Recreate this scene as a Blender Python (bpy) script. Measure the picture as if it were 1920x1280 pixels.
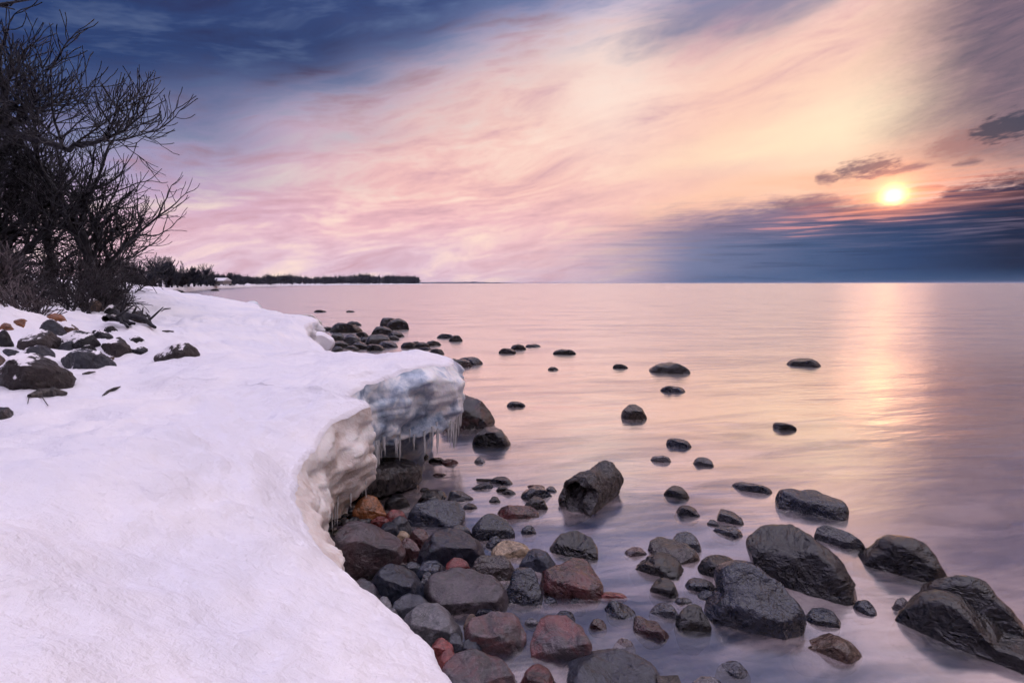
import bpy, bmesh, math, random
import numpy as np
from mathutils import Vector, Matrix
sc = bpy.context.scene
COL = sc.collection
for o in list(bpy.data.objects): bpy.data.objects.remove(o)

# ------------------------------------------------------------------ camera
CAM_H = 1.8; F = 960.0; PITCH = math.atan(109/960.0); YAW = 0.0
cam = bpy.data.cameras.new('camera'); cam_o = bpy.data.objects.new('camera', cam); COL.objects.link(cam_o)
cam.sensor_fit = 'HORIZONTAL'; cam.sensor_width = 36.0; cam.lens = 18.0
cam.clip_start = 0.05; cam.clip_end = 60000
cam_o.location = (0, 0, CAM_H); cam_o.rotation_euler = (math.pi/2-PITCH, math.radians(0.06), 0)
sc.camera = cam_o
_c, _s = math.cos(PITCH), math.sin(PITCH)
def ray(px, py):
    u = (px-960)/F; v = (640-py)/F
    return np.array([u, _c+v*_s, -_s+v*_c])
def at_z(px, py, z):
    r = ray(px, py); t = (z-CAM_H)/r[2]
    return np.array([0, 0, CAM_H])+r*t
def at_y(px, py, y):
    r = ray(px, py); return np.array([0, 0, CAM_H])+r*(y/r[1])
def azel(px, py):
    r = ray(px, py); return math.degrees(math.atan2(r[0], r[1])), math.degrees(math.atan2(r[2], math.hypot(r[0], r[1])))
def lin(h):
    h = h.lstrip('#'); c = [int(h[i:i+2], 16)/255 for i in (0, 2, 4)]
    return tuple((x/12.92 if x <= .04045 else ((x+.055)/1.055)**2.4) for x in c)

# ------------------------------------------------------------------ node helper
class S:
    "a node socket with arithmetic"
    def __init__(self, nt, sock): self.nt = nt; self.s = sock
    def _m(self, op, *a):
        n = self.nt.nodes.new('ShaderNodeMath'); n.operation = op
        for i, x in enumerate((self,)+a):
            if isinstance(x, S): self.nt.links.new(x.s, n.inputs[i])
            else: n.inputs[i].default_value = x
        return S(self.nt, n.outputs[0])
    def __add__(self, o): return self._m('ADD', o)
    __radd__ = __add__
    def __sub__(self, o): return self._m('SUBTRACT', o)
    def __rsub__(self, o): return (self*-1)+o
    def __mul__(self, o): return self._m('MULTIPLY', o)
    __rmul__ = __mul__
    def __truediv__(self, o): return self._m('DIVIDE', o)
    def pow(self, o): return self._m('POWER', o)
    def min(self, o): return self._m('MINIMUM', o)
    def max(self, o): return self._m('MAXIMUM', o)
    def abs(self): return self._m('ABSOLUTE')
    def sqrt(self): return self._m('SQRT')
    def exp(self): return self._m('EXPONENT')
class NT:
    def __init__(self, nt): self.nt = nt; nt.nodes.clear()
    def node(self, t, **kw):
        n = self.nt.nodes.new(t)
        for k, v in kw.items():
            if k.startswith('i_'): self.put(n.inputs[k[2:].replace('_', ' ')], v)
            else: setattr(n, k, v)
        return n
    def put(self, inp, v):
        if isinstance(v, S): self.nt.links.new(v.s, inp)
        elif isinstance(v, bpy.types.NodeSocket): self.nt.links.new(v, inp)
        else:
            if isinstance(v, (tuple, list)) and len(v) == 3 and inp.type == 'RGBA': v = tuple(v)+(1,)
            inp.default_value = v
    def out(self, n, k=0): return S(self.nt, n.outputs[k])
    def step(self, x, a, b, lo=0., hi=1., kind='SMOOTHSTEP'):
        n = self.node('ShaderNodeMapRange', interpolation_type=kind)
        self.put(n.inputs[0], x)
        for i, v in zip((1, 2, 3, 4), (a, b, lo, hi)): self.put(n.inputs[i], v)
        return self.out(n)
    def mix(self, f, a, b, blend='MIX'):
        n = self.node('ShaderNodeMix', data_type='RGBA', blend_type=blend); n.clamp_factor = True
        self.put(n.inputs[0], f); self.put(n.inputs[6], a); self.put(n.inputs[7], b)
        return self.out(n, 2)
    def comb(self, x, y, z):
        n = self.node('ShaderNodeCombineXYZ')
        for i, v in enumerate((x, y, z)): self.put(n.inputs[i], v)
        return self.out(n)
    def sep(self, v):
        n = self.node('ShaderNodeSeparateXYZ'); self.put(n.inputs[0], v); return [self.out(n, i) for i in range(3)]
    def noise(self, vec, scale=1., detail=4., rough=.5, dist=0., lac=2., kind=None, color=False):
        n = self.node('ShaderNodeTexNoise'); self.put(n.inputs['Vector'], vec)
        n.inputs['Scale'].default_value = scale; n.inputs['Detail'].default_value = detail
        n.inputs['Roughness'].default_value = rough; n.inputs['Distortion'].default_value = dist
        n.inputs['Lacunarity'].default_value = lac
        return self.out(n, 1 if color else 0)
    def ramp(self, f, pts, interp='LINEAR'):
        n = self.node('ShaderNodeValToRGB'); cr = n.color_ramp; cr.interpolation = interp
        while len(cr.elements) > 1: cr.elements.remove(cr.elements[0])
        for i, (p, c) in enumerate(pts):
            e = cr.elements[0] if i == 0 else cr.elements.new(p)
            e.position = p
            e.color = (c, c, c, 1) if isinstance(c, (int, float)) else tuple(c)[:3]+(1,)
        self.put(n.inputs[0], f); return self.out(n)
    def vmul(self, v, xyz):
        n = self.node('ShaderNodeVectorMath', operation='MULTIPLY'); self.put(n.inputs[0], v); self.put(n.inputs[1], xyz); return self.out(n)
    def vadd(self, v, w):
        n = self.node('ShaderNodeVectorMath', operation='ADD'); self.put(n.inputs[0], v); self.put(n.inputs[1], w); return self.out(n)
    def bump(self, h, strength=.5, dist=.01, normal=None):
        n = self.node('ShaderNodeBump'); n.inputs['Strength'].default_value = strength; n.inputs['Distance'].default_value = dist
        self.put(n.inputs['Height'], h)
        if normal is not None: self.put(n.inputs['Normal'], normal)
        return self.out(n)

# ------------------------------------------------------------------ sky and sun
SUN_AZ, SUN_EL = azel(1675, 368)
world = bpy.data.worlds.new('World'); sc.world = world; world.use_nodes = True
W = NT(world.node_tree)
tc = W.node('ShaderNodeTexCoord')
dx, dy, dz = W.sep(W.out(tc, 0))
az = dx._m('ARCTAN2', dy)*57.29578
el = dz._m('ARCSINE')*57.29578
# streak axes (clouds are drawn out from low left to high right)
ang = math.radians(9)
azc = az
p_ = azc*math.cos(ang)+el*math.sin(ang); q_ = el*math.cos(ang)-azc*math.sin(ang)
def n2d(x, y, det, ro):
    n = W.node('ShaderNodeTexNoise', noise_dimensions='2D'); W.put(n.inputs['Vector'], W.comb(x, y, 0.))
    n.inputs['Scale'].default_value = 1.; n.inputs['Detail'].default_value = det; n.inputs['Roughness'].default_value = ro
    return W.out(n)-.5
n_big = n2d(p_*.035+3.3, q_*.12+7.1, 2, .55)
wq = q_+n_big*5.; wp = p_+n_big*9.
n_mid = n2d(wp*.10+11., wq*.46+4., 4, .6)
n_hor = n2d(az*.05+31., el*.6+n_big*1.5+2., 4, .6)
n_rag = n2d(p_*1.1+5., q_*3.6+3., 4, .62)
n_bar = n2d(az*.13+2., el*2.6+n_big+40., 3, .55)
n_fin = n2d(wp*.30+17.+n_mid*.8, wq*1.5+9., 4, .64)
ew = el+n_big*7+n_mid*2.2
# pink evening sky by height
base = W.ramp(ew/90., [(0, lin('#d6bbcf')), (.03, lin('#dfbccb')), (.07, lin('#e9b8c0')), (.12, lin('#edbab8')), (.18, lin('#eec3ba')), (.26, lin('#e7c4bf')), (.36, lin('#dccbd6')), (.6, lin('#e4dcf0')), (1, lin('#e8e2f6'))])
# away from the sun the low sky turns lavender
left = W.step(az+n_big*14, -10, -42)
base = W.mix(left*W.step(el, 3., 9.5)*.8, base, lin('#ad9fc9'))
base = W.mix(left*W.step(el, 5., 0.)*.5, base, lin('#e6cbdc'))
base = W.mix(n_mid*3.0+n_fin*1.2, base, lin('#fbe0d0'))
base = W.mix((n_mid*-2.9-n_fin*1.2).max(0.)*W.step(el, 50, 30), base, lin('#c79aa8'))
# glow of the sun behind thin cloud
ga, ge = azel(1560, 255)
def ell(a0, e0, sa, se, rot=0.):
    ca, sa_ = math.cos(math.radians(rot)), math.sin(math.radians(rot))
    A = az-a0; E = el-e0
    P = (A*ca+E*sa_)/sa; Q = (E*ca-A*sa_)/se
    return P*P+Q*Q
g1 = (ell(ga, ge, 24, 10.5, 16)*-1).exp()
base = W.mix((g1*(n_big*1.2+n_mid*1.1+.98)).max(0.).min(1.), base, lin('#f4c3ae'))
g2 = (ell(*azel(1600, 235), 8.5, 4.2, 14)*-1).exp()
base = W.mix((g2*(n_mid*1.5+.95)).max(0.).min(1.), base, lin('#f9dfc2'))
g3 = (ell(*azel(1450, 270), 9.5, 1.6, 4)*-1).exp()
base = W.mix((g3*(n_hor*1.8+.8)).max(0.).min(1.), base, lin('#f9e0bf'))
base = W.mix((ell(*azel(1130, 150), 6, 7, 30)*-1).exp()*(.85+n_mid), base, lin('#f6dccf'))
base = W.mix((ell(*azel(1640, 330), 15, 2.2, 6)*-1).exp()*(n_hor*2+.75), base, lin('#f4b698'))
# blue opening, upper left
(a1, e1), (a2, e2) = azel(330, 355), azel(1130, 105)
ln = math.hypot(a2-a1, e2-e1); nx, ny = -(e2-e1)/ln, (a2-a1)/ln
dist = (az.max(-60.)-a1)*nx+(el-e1)*ny
back = W.step(az.abs(), 150, 75)
bm_ = W.step(dist+n_big*9+n_mid*6+n_fin*1.8, -4.5, 8.0)*W.step(el, 50, 30)*back
blue = W.mix(W.step(dist+n_big*9+n_mid*6, 1, 11), lin('#8389b0'), lin('#153568'))
blue = W.mix(n_mid*1.3, blue, lin('#6f83ab'))
blue = W.mix((n_mid*-3.0).max(0.), blue, lin('#0e2350'))
base = W.mix(bm_*.97, base, blue)
# grey veil, upper right
gv1 = (ell(*azel(1985, 40), 10.5, 11.5, 0)*-1).exp()
gv1 = W.step(gv1+n_mid*.30+n_big*.5+n_rag*.10, .10, .85)
base = W.mix(gv1*.95, base, W.mix(n_fin*1.5+.4, lin('#4a4a64'), lin('#80687a')))
gv2 = (ell(*azel(1420, -10), 15, 4.2, 8)*-1).exp()
base = W.mix(W.step(gv2+n_mid*.7+n_big*.4, .22, .95)*.85, base, lin('#626a8e'))
# cloud bank over the horizon on the right
def seg(p0, p1, th, soft, rag, col, op, nz=None):
    "a drawn out bar of cloud between two directions"
    global base
    (a_, e_), (b_, f_) = azel(*p0), azel(*p1)
    L = math.hypot(b_-a_, f_-e_); ux, uy = (b_-a_)/L, (f_-e_)/L
    A = az-a_; E = el-e_
    t = A*ux+E*uy; d = (E*ux-A*uy).abs()
    end = W.step(t, -L*.02, L*.35)*W.step(t, L*1.02, L*.65)
    n = n_rag if nz is None else nz
    m = W.step(d/th-end+n*rag, soft, -soft)
    base = W.mix(m*op*W.step(end, 0., .25), base, lin(col))
BK = [(860, 508), (1000, 478), (1120, 438), (1250, 412), (1360, 396), (1450, 383), (1540, 378), (1610, 390), (1680, 389), (1745, 378), (1790, 350), (1850, 337), (1920, 331), (2100, 325)]
bk = [azel(*p) for p in BK]
rampv = W.ramp((az+20)/90., [(0, 0.0)]+[((a+20)/90., max(e, 0)/20.) for a, e in bk]+[(1, bk[-1][1]/20.)])
top = rampv*20.+n_fin*2.2+n_rag*.5+n_bar*1.8
soft = W.step(az, 2, 40, 2.8, .45)
bank = W.step(el-top, soft, soft*-1)*W.step(az+n_bar*16+n_big*12, -7, 22)*back
bcol = W.ramp((az+20)/90., [(0, lin('#c4aebf')), ((azel(1050, 500)[0]+20)/90., lin('#b39fb6')), ((azel(1300, 480)[0]+20)/90., lin('#70789a')), ((azel(1520, 480)[0]+20)/90., lin('#445a80')), ((azel(1700, 450)[0]+20)/90., lin('#27426a')), ((azel(1900, 450)[0]+20)/90., lin('#0e2340')), (1, lin('#10253f'))])
up_b = W.step(el, 3.6, 6.2)*W.step(az, 38, 20)
bcol = W.mix(up_b*.55, bcol, lin('#8f7488'))
bcol = W.mix((n_bar*1.8).max(0.)*W.step(el, 2., 5.), bcol, lin('#8a7c96'))
bcol = W.mix((n_bar*-1.6).max(0.), bcol, lin('#1b3354'))
bcol = W.mix(W.step(el, 1.6, .0)*W.step(az, 10, 22)*.5, bcol, lin('#2c5580'))
base = W.mix(bank*W.step(az, 0, 20, .75, .98), base, bcol)
# bars and wisps of cloud round the sun
seg((1440, 386), (1610, 374), .55, .8, 2.4, '#6a5a74', .8)
seg((1540, 398), (1760, 392), .7, 1.0, 1.8, '#3c4a69', .9)
seg((1525, 332), (1575, 338), .42, 1.0, 2.6, '#6d5669', .85)
seg((1555, 328), (1700, 302), .6, 1.0, 3.4, '#5f5366', .9)
seg((1600, 336), (1760, 306), .26, 1.0, 2.2, '#54506a', .9)
seg((1780, 312), (1850, 300), .2, 1.0, 2., '#5a5064', .85)
seg((1720, 290), (1950, 236), .9, .8, 3.0, '#92696e', .7)
seg((1805, 258), (2010, 210), .85, .5, 2.6, '#2d3952', .95)
seg((1700, 356), (1780, 350), .22, .5, 1.2, '#b06a68', .8)
bar = (ell(*azel(1560, 418), 8.5, 1.5, 0)*-1).exp()
base = W.mix(W.step(n_bar+bar*.30, .24, .42)*bar*.9, base, lin('#cf8f96'))
red_g = (ell(*azel(1690, 372), 7, 1.5, 5)*-1).exp()
base = W.mix((red_g*(n_bar*3.+.55)).max(0.).min(.85), base, lin('#ee9a80'))
# the sun's disc glowing through
sd = ell(SUN_AZ, SUN_EL, 1., 1.)
disc = (sd/-.42).exp(); halo0 = (sd/-1.5).exp(); halo = (sd/-4.5).exp(); halo2 = (sd/-45.).exp()
cut = W.step(el+n_rag*.5, SUN_EL-1.3, SUN_EL-.5)
# physical sky underneath the clouds
sky = W.node('ShaderNodeTexSky', sky_type='NISHITA'); sky.sun_disc = False
sky.sun_elevation = math.radians(SUN_EL); sky.sun_rotation = math.radians(SUN_AZ); sky.altitude = 80
# an overcast sky brightens evenly towards the zenith (about three times its horizon); away from the sunset the low sky is dusky
over = 1.+((dz*2.+1.)/1.35-1.).max(0.)*W.step(el, 20, 34)
low = W.step(az.abs(), 50, 125, 1., .22)
bright = .70*over*(low+(1.-low)*W.step(el, 20, 60))
bg1 = W.node('ShaderNodeBackground', i_Color=base, i_Strength=bright)
bg2 = W.node('ShaderNodeBackground', i_Color=W.out(sky), i_Strength=(1.-bank)*(1.-bank)*.05*W.step(bm_, 0., 1., .02, .06))
glow = W.mix(halo, (.0, .0, .0), lin('#ff9a5c'))
bg3 = W.node('ShaderNodeBackground', i_Color=lin('#ffe884'), i_Strength=(disc*2.0+halo0*.35)*cut*(n_bar*1.6+1.))
bg4 = W.node('ShaderNodeBackground', i_Color=lin('#ff8f58'), i_Strength=(halo*.45+halo2*.07)*W.step(el, SUN_EL-2.0, SUN_EL-.8, .0, 1.))
def addsh(a, b):
    n = W.node('ShaderNodeAddShader'); W.put(n.inputs[0], a.outputs[0]); W.put(n.inputs[1], b.outputs[0]); return n
wo = W.node('ShaderNodeOutputWorld'); W.put(wo.inputs[0], addsh(addsh(bg1, bg2), addsh(bg3, bg4)).outputs[0])
world.cycles.sampling_method = 'NONE'

sun = bpy.data.lights.new('sun', 'SUN'); sun.energy = .008; sun.angle = math.radians(7); sun.color = (1., .60, .42)
sun_o = bpy.data.objects.new('sun', sun); COL.objects.link(sun_o)
a_, e_ = math.radians(SUN_AZ), math.radians(SUN_EL)
sdir = Vector((math.sin(a_)*math.cos(e_), math.cos(a_)*math.cos(e_), math.sin(e_)))
sun_o.rotation_euler = sdir.to_track_quat('Z', 'Y').to_euler(); sun_o.location = sdir*50+Vector((0, 0, 5))

vs = sc.view_settings; vs.view_transform = 'Standard'; vs.look = 'None'; vs.exposure = 0.62; vs.gamma = 1.0; vs.use_curve_mapping = False
cy = sc.cycles
cy.use_denoising = True; cy.use_adaptive_sampling = True; cy.adaptive_threshold = .03; cy.adaptive_min_samples = 8
cy.max_bounces = 8; cy.diffuse_bounces = 3; cy.glossy_bounces = 3; cy.transmission_bounces = 6; cy.volume_bounces = 2; cy.transparent_max_bounces = 12
cy.caustics_reflective = False; cy.caustics_refractive = False; cy.sample_clamp_indirect = 4.

# ------------------------------------------------------------------ mesh helpers
def mesh_obj(name, verts, faces, mat, parent=None, smooth=True, loc=None):
    me = bpy.data.meshes.new(name)
    v = np.asarray(verts, dtype=np.float64)
    if loc is not None: v = v-np.asarray(loc)
    if isinstance(faces, np.ndarray):
        me.vertices.add(len(v)); me.vertices.foreach_set('co', v.astype(np.float32).ravel())
        k = faces.shape[1]; nf = len(faces)
        me.loops.add(nf*k); me.loops.foreach_set('vertex_index', faces.astype(np.int32).ravel())
        me.polygons.add(nf); me.polygons.foreach_set('loop_start', np.arange(0, nf*k, k, dtype=np.int32))
        me.update(calc_edges=True); me.validate()
    else:
        me.from_pydata([tuple(x) for x in v], [], faces); me.update()
    if smooth: me.polygons.foreach_set('use_smooth', np.ones(len(me.polygons), dtype=bool))
    if mat is not None: me.materials.append(mat)
    o = bpy.data.objects.new(name, me); COL.objects.link(o)
    if loc is not None: o.location = tuple(loc)
    if parent is not None: o.parent = parent
    return o
def tag(o, label=None, cat=None, group=None, kind=None):
    if label: o['label'] = label
    if cat: o['category'] = cat
    if group: o['group'] = group
    if kind: o['kind'] = kind
    return o
def empty(name, loc):
    o = bpy.data.objects.new(name, None); COL.objects.link(o); o.location = tuple(loc); o.empty_display_size = .1
    return o

# vectorised gradient noise
_rs = np.random.RandomState(7); _perm = _rs.permutation(256); _perm = np.concatenate([_perm, _perm, _perm])
_g3 = _rs.normal(size=(256, 3)); _g3 /= np.linalg.norm(_g3, axis=1)[:, None]
def pnoise(P):
    P = np.asarray(P, dtype=np.float64); I = np.floor(P).astype(int); f = P-I; I &= 255
    u = f*f*f*(f*(f*6-15)+10); r = 0
    for a in (0, 1):
        wa = u[:, 0] if a else 1-u[:, 0]
        for b in (0, 1):
            wb = u[:, 1] if b else 1-u[:, 1]
            for c in (0, 1):
                wc = u[:, 2] if c else 1-u[:, 2]
                h = _perm[_perm[_perm[I[:, 0]+a]+I[:, 1]+b]+I[:, 2]+c]
                d = f-np.array([a, b, c]); r = r+wa*wb*wc*(_g3[h]*d).sum(1)
    return r
def fbm(P, octs=4, gain=.5, lac=2.03):
    r = 0; a = 1.; P = np.asarray(P, dtype=np.float64)
    for i in range(octs): r = r+a*pnoise(P+i*17.3); P = P*lac; a *= gain
    return r
def ridged(P, octs=4, gain=.5):
    r = 0; a = 1.; P = np.asarray(P, dtype=np.float64)
    for i in range(octs): r = r+a*(1-2*np.abs(pnoise(P+i*11.1))); P = P*2.07; a *= gain
    return r
def sstep(x, a, b):
    t = np.clip((x-a)/(b-a), 0, 1); return t*t*(3-2*t)

# ------------------------------------------------------------------ materials
def new_mat(name):
    m = bpy.data.materials.new(name); m.use_nodes = True
    return m, NT(m.node_tree)
def finish(T, bsdf, vol=None):
    o = T.node('ShaderNodeOutputMaterial'); T.put(o.inputs[0], bsdf.outputs[0])
    if vol is not None: T.put(o.inputs[1], vol.outputs[0])
def world_pos(T): return T.out(T.node('ShaderNodeNewGeometry'), 0)
def obj_pos(T, rnd=True):
    c = T.out(T.node('ShaderNodeTexCoord'), 3)
    if rnd:
        r = T.out(T.node('ShaderNodeObjectInfo'), 5)
        c = T.vadd(c, T.comb(r*37., r*71., r*13.))
    return c

def mat_snow():
    m, T = new_mat('snow'); P = world_pos(T)
    a = T.noise(P, 1.3, 4, .55); b = T.noise(P, 60, 3, .7); c = T.noise(T.vmul(P, (3, 9, 3)), 1.6, 4, .6)
    col = T.mix(T.step(a, .35, .7), (.80, .80, .88), (.90, .88, .91))
    col = T.mix(T.step(T.noise(P, .8, 5, .6), .56, .72)*.22, col, (.78, .72, .66))
    h = b*.55+c*1.6+T.noise(P, 18, 4, .65)*1.1+T.noise(P, 220, 2, .7)*.22
    bs = T.node('ShaderNodeBsdfPrincipled', i_Base_Color=col, i_Roughness=.5, i_Normal=T.bump(h, .7, .016))
    bs.inputs['Specular IOR Level'].default_value = .35
    finish(T, bs); return m
def mat_ice(name, c1, c2, c3, rough=.28, stria=0.):
    m, T = new_mat(name); P = world_pos(T)
    a = T.noise(P, 2.6, 5, .6, .9); b = T.noise(P, 9, 5, .65, 1.2); s = T.noise(T.vmul(P, (3, 11, 7)), 2.6, 5, .65, 1.6)
    f = a*.75+b*.25
    col = T.ramp(f, [(.36, c1), (.47, c2), (.57, c3)])
    if stria: col = T.mix(T.step(s, .42, .66)*stria, col, c3)
    h = b*.8+T.noise(P, 45, 3, .6)*.25+s*(.2+stria*1.3)
    bs = T.node('ShaderNodeBsdfPrincipled', i_Base_Color=col, i_Roughness=rough, i_Normal=T.bump(h, .55, .02))
    bs.inputs['IOR'].default_value = 1.31
    bs.inputs['Subsurface Weight'].default_value = .55; bs.inputs['Subsurface Scale'].default_value = .09
    bs.inputs['Subsurface Radius'].default_value = (.6, .8, 1.)
    finish(T, bs); return m
def mat_icicle():
    m, T = new_mat('clear_ice'); P = world_pos(T)
    bs = T.node('ShaderNodeBsdfPrincipled', i_Base_Color=(.93, .95, .98), i_Roughness=.15, i_Normal=T.bump(T.noise(P, 60, 2), .3, .004))
    bs.inputs['IOR'].default_value = 1.31; bs.inputs['Transmission Weight'].default_value = .35
    finish(T, bs); return m
def mat_rock(name, rough, coat, snow=0., tex=1.):
    m, T = new_mat(name); P = obj_pos(T)
    oi = T.node('ShaderNodeObjectInfo'); base = T.out(oi, 1); red = T.out(oi, 2)
    n1 = T.noise(P, 5, 5, .62, .6); n2 = T.noise(P, 34, 5, .7, .3); n3 = T.noise(P, 150, 2, .6)
    vein = T.noise(T.vmul(P, (3, 3, 9)), 2.4, 5, .62, 1.6)
    col = T.mix(1., base, T.ramp(n1, [(.28, .45), (.5, 1.), (.72, 1.7)]), 'MULTIPLY')
    col = T.mix(T.step(n2, .52, .70)*.55, col, T.mix(1., base, (2.6, 2.5, 2.5), 'MULTIPLY'))
    col = T.mix(T.step(n2, .47, .34)*.75, col, T.mix(1., base, (.22, .23, .28), 'MULTIPLY'))
    rp = T.step(T.noise(P, 6.5, 4, .6, .8)+n3*.12, .46, .72)
    col = T.mix(rp*red*.85, col, (.17, .05, .05))
    col = T.mix(T.step((vein-.5).abs(), .022, .004)*.4, col, T.mix(1., base, (3., 2.8, 2.7), 'MULTIPLY'))
    wet = 1. if coat > .8 else .3
    h = n1*1.2+n2*.16+n3*.03+T.noise(P, 13, 3, .55, 1.2)*.65+T.noise(P, 30, 2, .5, 1.5)*.22*wet
    nrm = T.bump(h, .75*tex, .02)
    ro = T.step(n2, .3, .75, rough*.75, rough*1.35)
    bs = T.node('ShaderNodeBsdfPrincipled', i_Base_Color=col, i_Roughness=ro, i_Normal=nrm)
    bs.inputs['Specular IOR Level'].default_value = .0 if coat > .8 else .3
    if coat:
        bs.inputs['Coat Weight'].default_value = coat; bs.inputs['Coat Roughness'].default_value = .07 if coat > .8 else .25; bs.inputs['Coat IOR'].default_value = 1.58 if coat > .8 else 1.45
        T.put(bs.inputs['Coat Normal'], nrm)
    if snow:
        nz = T.sep(T.out(T.node('ShaderNodeNewGeometry'), 1))
        sf = T.step(nz[2]*.55-nz[0]*.28+(T.noise(P, 4.0, 4, .6)-.5)*1.7+(n2-.5)*.5, .62-snow*.5, .72-snow*.5)
        s2 = T.node('ShaderNodeBsdfDiffuse', i_Color=(.86, .85, .90), i_Roughness=.5)
        mx = T.node('ShaderNodeMixShader'); T.put(mx.inputs[0], sf); T.put(mx.inputs[1], bs.outputs[0]); T.put(mx.inputs[2], s2.outputs[0])
        finish(T, mx)
    else: finish(T, bs)
    return m
def mat_bark(name, c1, c2, scale=1., rough=.75):
    m, T = new_mat(name); P = obj_pos(T)
    n = T.noise(T.vmul(P, (9, 9, 2.2)), 3*scale, 4, .65, .6); k = T.noise(P, 40*scale, 3, .6)
    col = T.mix(T.step(n, .36, .66), c1, c2)
    bs = T.node('ShaderNodeBsdfPrincipled', i_Base_Color=col, i_Roughness=rough, i_Normal=T.bump(n*1.+k*.4, .8, .02))
    finish(T, bs); return m
def mat_water():
    m, T = new_mat('lake_water'); P = world_pos(T); x, y, z = T.sep(P)
    # long soft swell and fine drawn out ripples
    u = x*.98+y*.17; v = y*.98-x*.17
    s1 = T.noise(T.comb(u*.5, v*1.7, 0.), 1., 4, .55, .4)
    s2 = T.noise(T.comb(u*2.0, v*9., 3.), 1., 3, .55, .3)
    s3 = T.noise(T.comb(x*.30, y*.85, 5.), 1., 4, .6)
    s4 = T.noise(T.comb(x*.04, y*.10, 7.), 1., 4, .65)
    mid = T.step(y, 7, 20); fa = T.step(y, 50, 160)
    h = s1*T.step(y, 2, 9, .02, .05)+s2*T.step(y, 3, 14, .002, .012)+s3*mid*.20+s4*fa*1.8
    nrm = T.bump(h, .5, 1.)
    gl = T.node('ShaderNodeBsdfGlossy', i_Roughness=T.step(y, 2, 16, .16, .27), i_Color=(1., .94, .90), i_Normal=nrm)
    tr = T.node('ShaderNodeBsdfTransparent', i_Color=(.95, .97, 1.))
    # wavelet faces turned to the viewer reflect less
    st = T.noise(T.comb(u*.75, v*3.0, 21.), 1., 5, .62, .7)
    st2 = T.noise(T.comb(u*.22, v*.8, 31.), 1., 4, .6, .6)
    wv = T.step(st, .34, .58)*(1.-mid)+T.step(s3, .36, .60)*mid*(1.-fa)+T.step(s4, .34, .62)*fa
    keep = T.step(wv*.5+T.step(st2, .35, .6)*.5, 0., .75, T.step(y, 3., 14., .56, .76), 1., 'LINEAR')
    # thin film of froth smoothed out by the moving water
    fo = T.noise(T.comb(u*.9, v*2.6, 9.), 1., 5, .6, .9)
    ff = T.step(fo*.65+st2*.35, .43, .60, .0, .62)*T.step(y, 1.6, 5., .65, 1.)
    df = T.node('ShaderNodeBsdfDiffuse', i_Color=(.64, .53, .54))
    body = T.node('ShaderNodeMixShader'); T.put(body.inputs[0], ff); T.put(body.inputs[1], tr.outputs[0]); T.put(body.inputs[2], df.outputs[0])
    lw = T.node('ShaderNodeLayerWeight'); lw.inputs[0].default_value = .5
    refl = 1.-T.step(1.-T.out(lw, 1), .14, .76, 0., .92)
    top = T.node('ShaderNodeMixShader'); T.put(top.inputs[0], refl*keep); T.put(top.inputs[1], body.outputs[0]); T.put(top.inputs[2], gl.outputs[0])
    vol = T.node('ShaderNodeVolumePrincipled'); vol.inputs['Color'].default_value = (.22, .30, .52, 1); vol.inputs['Density'].default_value = 3.6
    finish(T, top, vol); return m
def mat_bed():
    m, T = new_mat('lake_bed'); P = world_pos(T)
    v = T.node('ShaderNodeTexVoronoi'); T.put(v.inputs['Vector'], P); v.inputs['Scale'].default_value = 14
    hue = T.out(v, 1); n = T.noise(P, 30, 4, .6)
    col = T.mix(.35, T.mix(T.step(n, .3, .7), (.03, .032, .04), (.12, .11, .11)), hue, 'MULTIPLY')
    bs = T.node('ShaderNodeBsdfPrincipled', i_Base_Color=col, i_Roughness=.45, i_Normal=T.bump(T.out(v, 0)*-1.+n*.3, .8, .03))
    finish(T, bs); return m
def mat_plain(name, c, rough=.7, var=.4, sc_=6.):
    m, T = new_mat(name); P = obj_pos(T); n = T.noise(P, sc_, 5, .65)
    col = T.mix(n, tuple(x*(1-var) for x in c), tuple(min(1, x*(1+var)) for x in c))
    bs = T.node('ShaderNodeBsdfPrincipled', i_Base_Color=col, i_Roughness=rough, i_Normal=T.bump(T.noise(P, sc_*8, 3), .4, .01))
    finish(T, bs); return m
M_SNOW = mat_snow()
M_ICE_BLUE = mat_ice('grey_blue_ice', (.15, .22, .34), (.46, .55, .67), (.88, .90, .93))
M_ICE_TAN = mat_ice('wind_rippled_ice', (.56, .45, .39), (.75, .67, .62), (.90, .87, .85), .4, .5)
M_ICE_PALE = mat_ice('pale_ice', (.55, .60, .70), (.74, .76, .82), (.86, .86, .89), .4)
M_ICICLE = mat_icicle()
M_WET = mat_rock('wet_stone', .35, 1., tex=1.9)
M_DAMP = mat_rock('damp_stone', .42, .45, tex=1.5)
M_SNOWY = mat_rock('snow_dusted_stone', .6, .15, .50, 2.2)
M_WATER = mat_water(); M_BED = mat_bed()
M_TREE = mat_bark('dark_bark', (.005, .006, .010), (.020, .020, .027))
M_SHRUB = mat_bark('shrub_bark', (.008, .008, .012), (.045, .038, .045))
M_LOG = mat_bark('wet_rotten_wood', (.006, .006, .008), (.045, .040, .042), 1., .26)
M_TWIG = mat_bark('pale_twig_bark', (.03, .027, .03), (.15, .12, .13))
M_WOOD = mat_bark('dark_driftwood', (.012, .011, .012), (.07, .06, .055), 1., .5)

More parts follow.
